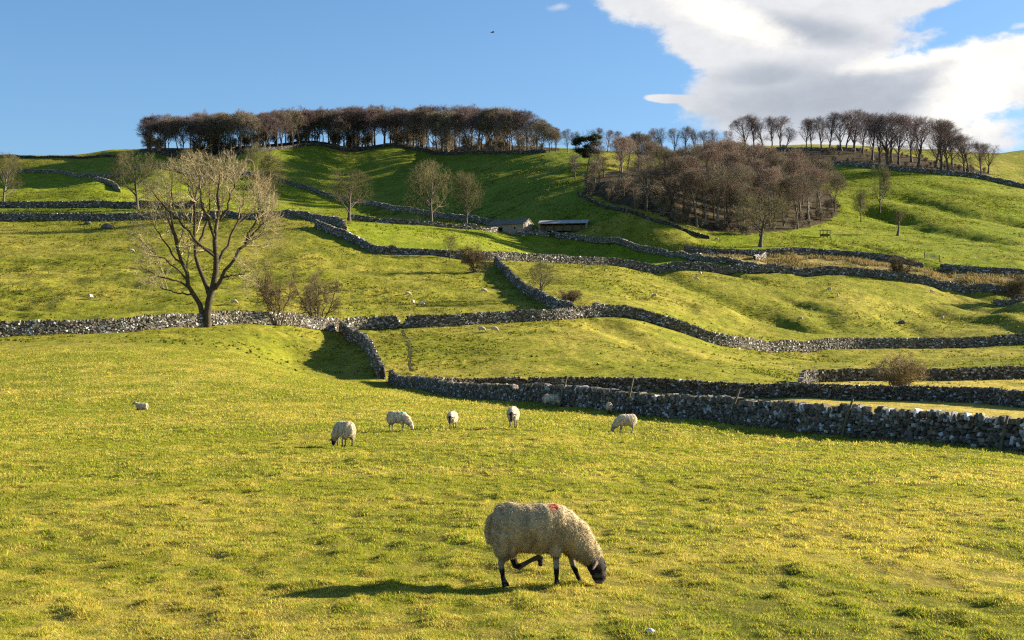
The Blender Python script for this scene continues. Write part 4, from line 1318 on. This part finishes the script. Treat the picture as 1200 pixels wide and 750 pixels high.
    me.polygons.foreach_set('use_smooth', np.ones(len(me.polygons), bool))
    me.update()
    return me, co2, nm, col, wool


def fleece(co, nm, col, wool, count, ln, wd, seed=0):
    rng = np.random.default_rng(seed)
    idx = np.flatnonzero(wool); i = rng.choice(idx, count)
    p = co[i] + rng.normal(0, .006, (count, 3)); n_ = nm[i] / (np.linalg.norm(nm[i], axis=1, keepdims=True) + 1e-9)
    d = n_ * .45 + rng.normal(0, .30, (count, 3)); d[:, 2] -= .85; d[:, 0] -= .15
    d /= np.linalg.norm(d, axis=1, keepdims=True)
    s = np.cross(d, n_ + rng.normal(0, .3, (count, 3))); s /= np.linalg.norm(s, axis=1, keepdims=True) + 1e-9
    l = ln * rng.uniform(.5, 1.4, count)[:, None]; w = wd * rng.uniform(.6, 1.4, count)[:, None]
    v = np.stack([p - s * w / 2 - n_ * .003, p + s * w / 2 - n_ * .003, p + d * l * .6 + s * w * .35 + n_ * l * .12, p + d * l * .6 - s * w * .35 + n_ * l * .12, p + d * l], 1)
    o = np.arange(count)[:, None] * 5
    c = col[i] * (.86 + .26 * rng.random(count))[:, None]
    return mesh_np('fleece', v.reshape(-1, 3), o + np.array([0, 1, 2, 3]), o + np.array([3, 2, 4]), [M_FUR], np.repeat(c, 5, 0))


def sheep(px, py, hpx, rotz, label, data, fl, hm=.80, group='sheep in the foreground pasture', dmin=6, sink=.0):
    p = cast([px], [py], dmin=dmin)[0]; p[2] -= sink
    e = empty('sheep', p, rotz, hpx * p[1] / FPX / hm)
    link('body', data, e)
    if fl is not None:
        link('fleece', fl, e)
    return tag(e, label, 'sheep', group)


RED, TEAL, GRN = (.46, .075, .045), (.10, .50, .42), (.22, .36, .16)
big = sheep_body('scratch', .011, ((.185, -.06, .75), (.055, .07, .045), RED), CREAM=np.array([.45, .355, .20]))
bigf = fleece(*big[1:], 30000, .017, .0042, 1)
sheep(627, 686, 97.5, R(-3), 'large sheep with a black face and a red shoulder mark grazing in front', big[0], bigf)
stand = sheep_body('stand', .018); standf = fleece(*stand[1:], 7000, .03, .012, 7)
std = sheep_body('graze', .018); stdf = fleece(*std[1:], 7000, .035, .012, 2)
teal = sheep_body('graze', .018, ((.22, -.02, .75), (.13, .15, .10), TEAL), GREYLEG * 2, GREYLEG * 1.6); tealf = fleece(*teal[1:], 7000, .035, .012, 3)
grn = sheep_body('graze', .018, ((.16, -.08, .75), (.16, .2, .10), GRN)); grnf = fleece(*grn[1:], 7000, .035, .012, 4)
palef = sheep_body('graze', .018, None, GREYLEG * 1.3, GREYLEG * 1.3); paleff = fleece(*palef[1:], 7000, .035, .012, 5)
lay = sheep_body('lying', .018, None, GREYLEG); layf = fleece(*lay[1:], 7000, .035, .012, 6)
sheep(403, 524, 31, R(128), 'stout sheep turned away showing its rump, nearest of the distant flock', std[0], stdf)
sheep(466, 504.5, 23, R(-14), 'sheep with a turquoise shoulder mark grazing sideways', teal[0], tealf)
sheep(530, 503, 21.5, R(-97), 'dark-faced sheep facing us, next right of the turquoise-marked one', stand[0], standf)
sheep(601, 502, 26, R(-95), 'sheep facing us head down with a black face and pale muzzle', stand[0], standf)
sheep(646, 478.2, 16.5, R(-8), 'sheep grazing in the shadow at the foot of the foreground wall', grn[0], grnf)
sheep(734, 507, 22, R(193), 'pale-faced sheep grazing towards the left near the wall shadow', palef[0], paleff)
sheep(714, 485.5, 14, R(85), 'greyish sheep tucked against the foreground wall', std[0], stdf)
sheep(166, 481, 10.5, R(178), 'white sheep lying alone on the open grass at the left', lay[0], layf, .62)
FAR = [(154, 296, 'sheep grazing on the slope behind the golden tree'), (106, 350.5, 'white sheep on the grassy bank above the grey wall'), (274, 357, 'white sheep behind the limbs of the golden tree'), (484, 357, 'sheep standing just above the low breach in the middle pasture wall'), (495, 357.5, 'white sheep lying against the top of the middle pasture wall'),
       (564, 389, 'brownish of two sheep below the middle pasture wall'), (579, 389, 'white of two sheep below the middle pasture wall'), (478, 347, 'sheep on the terraced slope left of the descending wall'), (567, 343, 'sheep in the shade left of the descending wall'),
       (821, 322.5, 'dark sheep near the winding wall in the right-hand field'), (816, 329, 'white sheep beside the dark streak in the right-hand field'), (767, 349, 'dark sheep in the middle of the right-hand field'), (938, 376, 'white sheep near the lower wall of the right-hand field'), (972, 341, 'white sheep in the upper middle of the right-hand field'), (982, 348.5, 'white sheep slightly below another in the right-hand field'),
       (1092, 343.5, 'white sheep under the winding wall at the right'), (1105, 375, 'pale sheep between dark gullies at the right'), (725, 281, 'sheep in the shade beyond the low shed'), (840, 282, 'pale sheep below the hillside wood')]
farm = sheep_body('graze', .03, None, GREYLEG, GREYLEG, np.array([.46, .39, .27]))[0]; farl = sheep_body('lying', .03, None, GREYLEG)[0]
for j, (x_, y_, lab) in enumerate(FAR):
    d_ = cast([x_], [y_], dmin=60)[0][1]
    ly = 'lying' in lab
    sheep(x_, y_, .80 * FPX / d_ * (.95 if not ly else .75), rnd.choice([0, .3, PI, PI - .4, 1.2]), lab, farl if ly else farm, None, .8 if not ly else .62, 'sheep on the far hillside', 60)

# ------------------------------------------------------------------ fence posts along the near wall
POSTS = [(633, 472.5, 639, 450, 'short leaning post at the far end of the post line'), (672, 475, 682, 438, 'leaning post right of the shaded sheep'), (751, 484.5, 761, 438, 'leaning post behind the left-grazing sheep'), (873, 499, 889, 456, 'slender greenish post leaning on the middle of the foreground wall'), (1006, 513, 1021, 468, 'leaning post below the straggly willow bush'), (1187, 530.5, 1198, 489, 'thick leaning post near the right edge of the picture')]
wall_n = np.array(wpts('near'))
for x0, y0, x1, y1, lab in POSTS:
    p = cast([x0], [y0], dmin=30)[0]
    k_ = int(np.argmin(np.hypot(wall_n[:, 0] - p[0], wall_n[:, 1] - p[1]))); k_ = min(max(k_, 1), len(wall_n) - 2)
    tv_ = wall_n[k_ + 1] - wall_n[k_ - 1]; tv_ /= np.linalg.norm(tv_)
    nv_ = np.array([tv_[1], -tv_[0]]); nv_ = nv_ if nv_[1] < 0 else -nv_
    foot = np.array(path_sample(wall_n, .1)[1:]).T
    foot = foot[np.argmin(np.abs(foot[:, 0] / foot[:, 1] - (x0 - CX) / FPX))]
    p[:2] = foot + nv_ * .95
    p[2] = h1(p[0], p[1])
    s_ = p[1] / FPX
    e = (x1 - x0) * s_, .0, (y0 - y1) * s_
    mb = MB(); r = .055
    mb.bar((0, 0, -.2), (e[0] * .5, e[1] * .5, e[2] * .5), r * 1.1, r, 7); mb.bar((e[0] * .5, e[1] * .5, e[2] * .5 - .01), e, r, r * .85, 7)
    o = mb.build('fence_post', M_POST); o.location = p
    tag(o, lab, 'fence post', 'posts leaning on the foreground wall')

# ------------------------------------------------------------------ barns
def gable_house(root, Lx, Wy, eave, ridge, wall_mat, roof_mat, over=.25, th=.18, open_front=False):
    mb = MB()
    hx, hy = Lx / 2, Wy / 2
    t = .45
    if open_front:
        mb.box((0, hy - t / 2, eave / 2), (Lx, t, eave))
        for sx in (-1, 1):
            mb.box((sx * (hx - t / 2), -t / 2, eave / 2), (t, Wy - t - .002, eave))
    else:
        mb.box((0, 0, eave / 2 - .3), (Lx, Wy, eave + .6))
    for sx in (-1, 1):     # gable triangles
        x0, x1 = sx * hx, sx * (hx - t)
        z0 = eave + .001
        v = [(x0, -hy, z0), (x0, hy, z0), (x0, 0, ridge), (x1, -hy, z0), (x1, hy, z0), (x1, 0, ridge)]
        mb.add(v, [(0, 3, 5, 2), (1, 2, 5, 4), (0, 1, 4, 3)], [(0, 2, 1), (3, 4, 5)])
    w = mb.build('walls', wall_mat, root)
    rf = MB()
    sl = math.hypot(hy, ridge - eave); nx_ = (ridge - eave) / sl; nz_ = hy / sl
    for sy in (-1, 1):
        a = (hy + over * hy / sl) * sy; za = eave - over * (ridge - eave) / sl
        o1 = np.array([0, sy * nx_ * th, nz_ * th])
        p = [np.array([-hx - .15, 0, ridge + .02]), np.array([hx + .15, 0, ridge + .02]), np.array([hx + .15, a, za + .02]), np.array([-hx - .15, a, za + .02])]
        v = p + [q + o1 for q in p]
        rf.add(v, [(0, 1, 2, 3), (7, 6, 5, 4), (0, 4, 5, 1), (1, 5, 6, 2), (2, 6, 7, 3), (3, 7, 4, 0)])
    r_ = rf.build('roof', roof_mat, root)
    return w, r_


pb = cast([596], [274], dmin=200)[0]
mb_ = pb[1] / FPX
e = empty('stone_barn', (pb[0] + 1.0 * mb_ * 3, pb[1] + 3, h1(pb[0], pb[1] + 3) - .9), R(-26))
gable_house(e, 46 * mb_, 6.4, 13.0 * mb_, 20.0 * mb_, M_BARNSTONE, M_SLATE)
for nm_, c, d_ in (('door', (-1.6, -3.22, 1.5), (1.2, .08, 1.5)), ('window', (2.6, -3.22, 1.9), (.5, .06, .5)), ('window', (46 * mb_ / 2 + .03, 0, 3.0), (.08, .5, .7))):
    m2 = MB(); m2.box(c, d_); m2.build(nm_, M_DARK, e)
tag(e, 'stone field barn with a slate roof and sunlit gable end', 'barn')

ps = cast([662], [277.5], dmin=200)[0]
ms = ps[1] / FPX
e = empty('low_shed', (ps[0], ps[1] + 4.5, h1(ps[0], ps[1] + 4.5) - .2), R(-10))
gable_house(e, 58 * ms, 5.5, 9.2 * ms, 13.6 * ms, M_BARNSTONE, M_TIN, .5, .1, True)
for k in range(5):
    m2 = MB(); m2.box((-58 * ms / 2 + 1.6 + k * (58 * ms - 3.2) / 4, -2.6, 4.6 * ms), (.16, .16, 9.2 * ms)); m2.build('post', M_WOOD, e)
m2 = MB(); m2.box((0, -2.35, .75), (58 * ms - 1, .08, 1.4)); m2.build('boarding', M_POST, e)
m2 = MB(); m2.box((58 * ms / 2 + .03, .6, 1.1), (.06, .9, 1.9)); m2.build('door', M_DARK, e)
tag(e, 'long low open-fronted shed with a pale sheet roof', 'shed')

# ------------------------------------------------------------------ gate, feeder, ditch, rocks, bird
a, b = at_depth(np.array([1083.5, 1101.5]), np.array([312, 315]), np.array([326, 324]))
a[2] = h1(*a[:2]); b[2] = h1(*b[:2])
g = empty('field_gate', a, math.atan2(b[1] - a[1], b[0] - a[0]))
Lg = float(np.hypot(*(b - a)[:2]))
mb = MB()
for zz in (.3, .52, .74, .96, 1.18):
    mb.bar((.15, 0, zz), (Lg - .15, 0, zz + (b[2] - a[2])), .035)
mb.bar((.2, .05, .3), (Lg - .2, .05, 1.18), .03)
mb.build('bars', M_TIN, g)
for xx in (.05, Lg - .05):
    m2 = MB(); m2.box((xx, 0, .65 + (0 if xx < 1 else b[2] - a[2])), (.2, .2, 1.6)); m2.build('gatepost', M_POST, g)
tag(g, 'pale barred field gate between two low walls', 'gate')

pf = cast([967, ], [279], dmin=200)[0]
g = empty('hay_feeder', pf, R(20))
mb = MB()
mb.box((0, 0, 2.0), (2.7, 1.9, .12)); mb.build('roof', M_TIN, g)
mb = MB(); mb.box((0, 0, .75), (1.8, 1.2, .6)); mb.build('trough', M_POST, g)
for sx in (-1, 1):
    for sy in (-1, 1):
        m2 = MB(); m2.box((sx * 1.02, sy * .66, .95), (.14, .14, 1.97)); m2.build('leg', M_WOOD, g)
tag(g, 'small dark roofed hay feeder beside the hillside wood', 'feeder')

# wet rill trickling down the pasture below the wall gap
for name_, line in (('ditch', [(472, 387), (474, 395), (480, 398), (477, 405), (483, 410), (479, 418), (481, 428), (483, 436)]),):
    a = np.array(line, float); w = cast(a[:, 0], a[:, 1], dmin=120)
    s, x, y = path_sample(w, .4)
    z = h(x, y) + .012
    tx, ty = np.gradient(x), np.gradient(y); l_ = np.hypot(tx, ty) + 1e-6
    hw = .22 * (1 + .6 * pn(s * .5, s * 0, 5))
    v = np.stack([np.stack([x + ty / l_ * hw, y - tx / l_ * hw, h(x + ty / l_ * hw, y - tx / l_ * hw) + .015], -1), np.stack([x - ty / l_ * hw, y + tx / l_ * hw, h(x - ty / l_ * hw, y + tx / l_ * hw) + .015], -1)], 1).reshape(-1, 3)
    i = np.arange(len(s) - 1)[:, None] * 2
    tag(link(name_, mesh_np(name_, v, np.concatenate([i, i + 1, i + 3, i + 2], 1), None, [M_RED_EARTH])), kind='structure')


def rock(px, py, size, label, seed, mat, group=None, dmin=6):
    p = cast([px], [py], dmin=dmin)[0]
    rng = np.random.default_rng(seed)
    st = [((-.5 * size, 0, .06 * size), .05 * size, .05 * size)]
    for t in np.linspace(-.42, .42, 6):
        k = math.sqrt(max(.02, 1 - (t / .5) ** 2))
        st.append(((t * size, rng.normal(0, .03) * size, .16 * size * k), k * .32 * size * rng.uniform(.8, 1.2), k * .24 * size * rng.uniform(.8, 1.2)))
    st.append(((.5 * size, 0, .06 * size), .04 * size, .04 * size))
    V, Q, T = loft(st, None, 9)
    V = np.array(V) * (1 + rng.normal(0, .03, (len(V), 1)))
    o = link('rock', mesh_np('rock', V, np.array(Q), np.array(T), [mat])); o.location = p; o.rotation_euler = (0, 0, rng.uniform(-.4, .4))
    return tag(o, label, 'rock', group)


rock(762, 741, .075, 'small white stone lying in the grass at the bottom of the picture', 1, M_ROCK)
M_ROCKG = noise_mat('grey_outcrop', (.06, .055, .045), (.2, .18, .15), 3, bump=.5)
for j, (x_, y_, s_, lab) in enumerate([(103, 263, 2.0, 'low grey outcrop under the level wall, left of another outcrop'), (126, 268, 3.0, 'grey outcrop slab on the left-hand slope under the level wall'), (1057, 379, 1.5, 'grey boulder among the gullies of the right-hand field'), (668, 352, 2.4, 'pale boulder beside the scrubby bush'), (700, 358.5, 1.6, 'pale boulder on the middle pasture wall line right of the scrubby bush'), (690, 356, .001, '')]):
    if lab:
        rock(x_, y_, s_, lab, 10 + j, M_ROCKG, 'rocks on the hillside', 60)

# bird high over the ridge
pbd = at_depth(577, 38, 150.0)
bd = empty('bird', pbd, R(25))
V, Q, T = loft([((-.22, 0, 0), .05, .008), ((-.12, 0, 0), .03, .025), ((0, 0, .0), .05, .05), ((.12, 0, .01), .04, .04), ((.18, 0, .02), .028, .028), ((.24, 0, .01), .006, .006)], None, 10)
for sy in (-1, 1):
    o = len(V)
    w = [(.10, sy * .03, .02), (-.07, sy * .03, .02), (.13, sy * .20, .10), (-.06, sy * .20, .09), (.04, sy * .40, .05), (-.07, sy * .36, .05)]
    V += [np.array(p) for p in w] + [np.array(p) - np.array([0, 0, .012]) for p in w]
    f = [(0, 2, 3, 1), (2, 4, 5, 3)]
    Q += [tuple(o + i for i in q) for q in f] + [tuple(o + 6 + i for i in q[::-1]) for q in f]
    Q += [tuple(o + i for i in q) for q in ((0, 6, 8, 2), (2, 8, 10, 4), (4, 10, 11, 5), (5, 11, 9, 3), (3, 9, 7, 1))]
link('body', mesh_np('bird_body', np.array(V), np.array(Q), np.array(T), [M_BIRD]), bd)
tag(bd, 'small black bird flying in the blue sky above the long wood', 'bird')

# ------------------------------------------------------------------ light, sky, camera
sun = bpy.data.lights.new('sun', 'SUN'); sun.energy = 5.0; sun.angle = R(.53); sun.color = (1, .88, .69)
so = bpy.data.objects.new('sun', sun); COL.objects.link(so)
so.rotation_euler = Vector((-SUNV[0], -SUNV[1], -SUNV[2])).to_track_quat('-Z', 'Y').to_euler()

W = bpy.data.worlds.new('World'); SC.world = W; W.use_nodes = True
nt = W.node_tree; L = nt.links.new
bg = nt.nodes['Background']
SKY_S = .066
sky = N(nt, 'ShaderNodeTexSky'); sky.sky_type = 'NISHITA'; sky.sun_disc = False
sky.sun_elevation = SUN_EL; sky.sun_rotation = SUN_AZ; sky.air_density = 1.0; sky.dust_density = .7; sky.ozone_density = 4.0; sky.altitude = 200
bg.inputs['Strength'].default_value = SKY_S
tc = N(nt, 'ShaderNodeTexCoord')
sep = N(nt, 'ShaderNodeSeparateXYZ'); L(tc.outputs['Generated'], sep.inputs[0])


def M_(op, a, b=None, clamp=False):
    m = N(nt, 'ShaderNodeMath', operation=op); m.use_clamp = clamp
    for i, v in enumerate((a, b)):
        if v is None: continue
        if hasattr(v, 'links'): L(v, m.inputs[i])
        else: m.inputs[i].default_value = v
    return m.outputs[0]


AZ = M_('ARCTAN2', sep.outputs[0], sep.outputs[1]); EL = M_('ARCSINE', sep.outputs[2])
cmb = N(nt, 'ShaderNodeCombineXYZ'); L(AZ, cmb.inputs[0]); L(EL, cmb.inputs[1])


def azel(px, py):
    r = ray(px, py); r = r / np.linalg.norm(r)
    return math.atan2(r[0], r[1]), math.asin(r[2])


def noise(scale, stretch, detail=8, rough=.6, dist=0.0, off=0):
    mp = N(nt, 'ShaderNodeMapping'); mp.inputs['Scale'].default_value = stretch; mp.inputs['Location'].default_value = (off, off * .7, 0)
    L(cmb.outputs[0], mp.inputs['Vector'])
    x = N(nt, 'ShaderNodeTexNoise', i_Scale=scale, i_Detail=detail, i_Roughness=rough, i_Distortion=dist)
    L(mp.outputs[0], x.inputs['Vector']); return x.outputs['Fac']


def ell(px, py, rx, ry, rot=0):
    a, e_ = azel(px, py)
    mp = N(nt, 'ShaderNodeMapping'); mp.vector_type = 'TEXTURE'
    mp.inputs['Location'].default_value = (a, e_, 0); mp.inputs['Rotation'].default_value = (0, 0, -R(rot)); mp.inputs['Scale'].default_value = (rx / FPX, ry / FPX, 1)
    L(cmb.outputs[0], mp.inputs['Vector'])
    ln = N(nt, 'ShaderNodeVectorMath', operation='LENGTH'); L(mp.outputs[0], ln.inputs[0])
    return M_('SUBTRACT', 1.0, ln.outputs['Value'])


def union(lst):
    o = lst[0]
    for v in lst[1:]:
        o = M_('SMOOTH_MAX', o, v)
        o.node.inputs[2].default_value = .25
    return o


def ramp(v, a, b, lo=0., hi=1., smooth=True):
    x = N(nt, 'ShaderNodeMapRange'); x.interpolation_type = 'SMOOTHSTEP' if smooth else 'LINEAR'
    L(v, x.inputs[0])
    for k, val in zip((1, 2, 3, 4), (a, b, lo, hi)):
        x.inputs[k].default_value = val
    return x.outputs[0]


big_c = union([ell(910, 10, 190, 62, 14), ell(772, -24, 165, 62, 22), ell(1030, -20, 115, 42, -8), ell(860, 60, 95, 32, 10), ell(985, 120, 190, 62, 2), ell(1090, 108, 120, 50, -10), ell(1165, 85, 95, 42, -6), ell(905, 95, 95, 40, 5), ell(788, 116, 34, 6, 3), ell(832, 124, 44, 11, 8), ell(1010, 170, 190, 40, 0), ell(1280, 70, 120, 40, 0), ell(1075, -8, 85, 26, -14)])
nA = noise(16, (1, 1.7, 1), 10, .62, .3); nB = noise(46, (1, 1.8, 1), 8, .65, .2, 3)
dens = M_('ADD', big_c, M_('ADD', M_('MULTIPLY', M_('SUBTRACT', nA, .5), .50), M_('MULTIPLY', M_('SUBTRACT', nB, .5), .55)))
mask = ramp(dens, -.02, .24)
wisp = union([ell(655, 8, 22, 7, -8), ell(1185, 148, 34, 10, -20), ell(1196, 30, 18, 6, -10)])
maskw = ramp(M_('ADD', wisp, M_('MULTIPLY', M_('SUBTRACT', nB, .5), 1.6)), .15, 1.0, 0, .55)
mask = M_('MAXIMUM', mask, maskw)
front = ramp(sep.outputs[1], 0, .1)
mask = M_('MULTIPLY', mask, front)
# thick parts of the cloud are grey underneath, thin edges towards the sun are white
grey = union([ell(960, 116, 185, 46, -3), ell(900, 90, 80, 20, 0), ell(1040, 120, 80, 26, -20), ell(940, 35, 110, 20, 10)])
gk = ramp(M_('ADD', grey, M_('MULTIPLY', M_('SUBTRACT', nA, .5), .5)), -.25, .8)
hot = union([ell(1150, 100, 100, 60, -50), ell(1080, 66, 110, 16, -6), ell(850, 20, 110, 26, 22)])
hk = ramp(M_('ADD', hot, M_('MULTIPLY', M_('SUBTRACT', nB, .5), .5)), -.1, .8)
fine_ = ramp(nB, .3, .7, .95, 1.04)
cw = mixrgb(nt, 'MIX', gk, (.88, .89, .92, 1), (.52, .57, .65, 1))
cw = mixrgb(nt, 'MIX', hk, cw, (1.25, 1.2, 1.1, 1))
CLOUD_GAIN = .268
vm = N(nt, 'ShaderNodeVectorMath', operation='SCALE'); L(cw, vm.inputs[0]); L(M_('MULTIPLY', fine_, CLOUD_GAIN / SKY_S), vm.inputs['Scale'])
hsv = N(nt, 'ShaderNodeHueSaturation', i_Saturation=1.08, i_Value=.80); L(sky.outputs[0], hsv.inputs['Color'])
colr = mixrgb(nt, 'MIX', mask, hsv.outputs[0], vm.outputs[0])
L(colr, bg.inputs['Color'])

cam = bpy.data.cameras.new('camera'); co = bpy.data.objects.new('camera', cam); COL.objects.link(co)
cam.sensor_width = 36; cam.lens = FPX / 1200 * 36; cam.clip_end = 12000; cam.clip_start = .1
co.location = (0, 0, EYE); co.rotation_euler = (PI / 2 + PITCH, 0, 0)
SC.camera = co
SC.view_settings.view_transform = 'Standard'; SC.view_settings.look = 'None'; SC.view_settings.exposure = 1.82; SC.view_settings.gamma = 1
SC.cycles.use_denoising = False; SC.cycles.filter_width = 1.25
SC.cycles.max_bounces = 5; SC.cycles.diffuse_bounces = 3; SC.cycles.transparent_max_bounces = 4
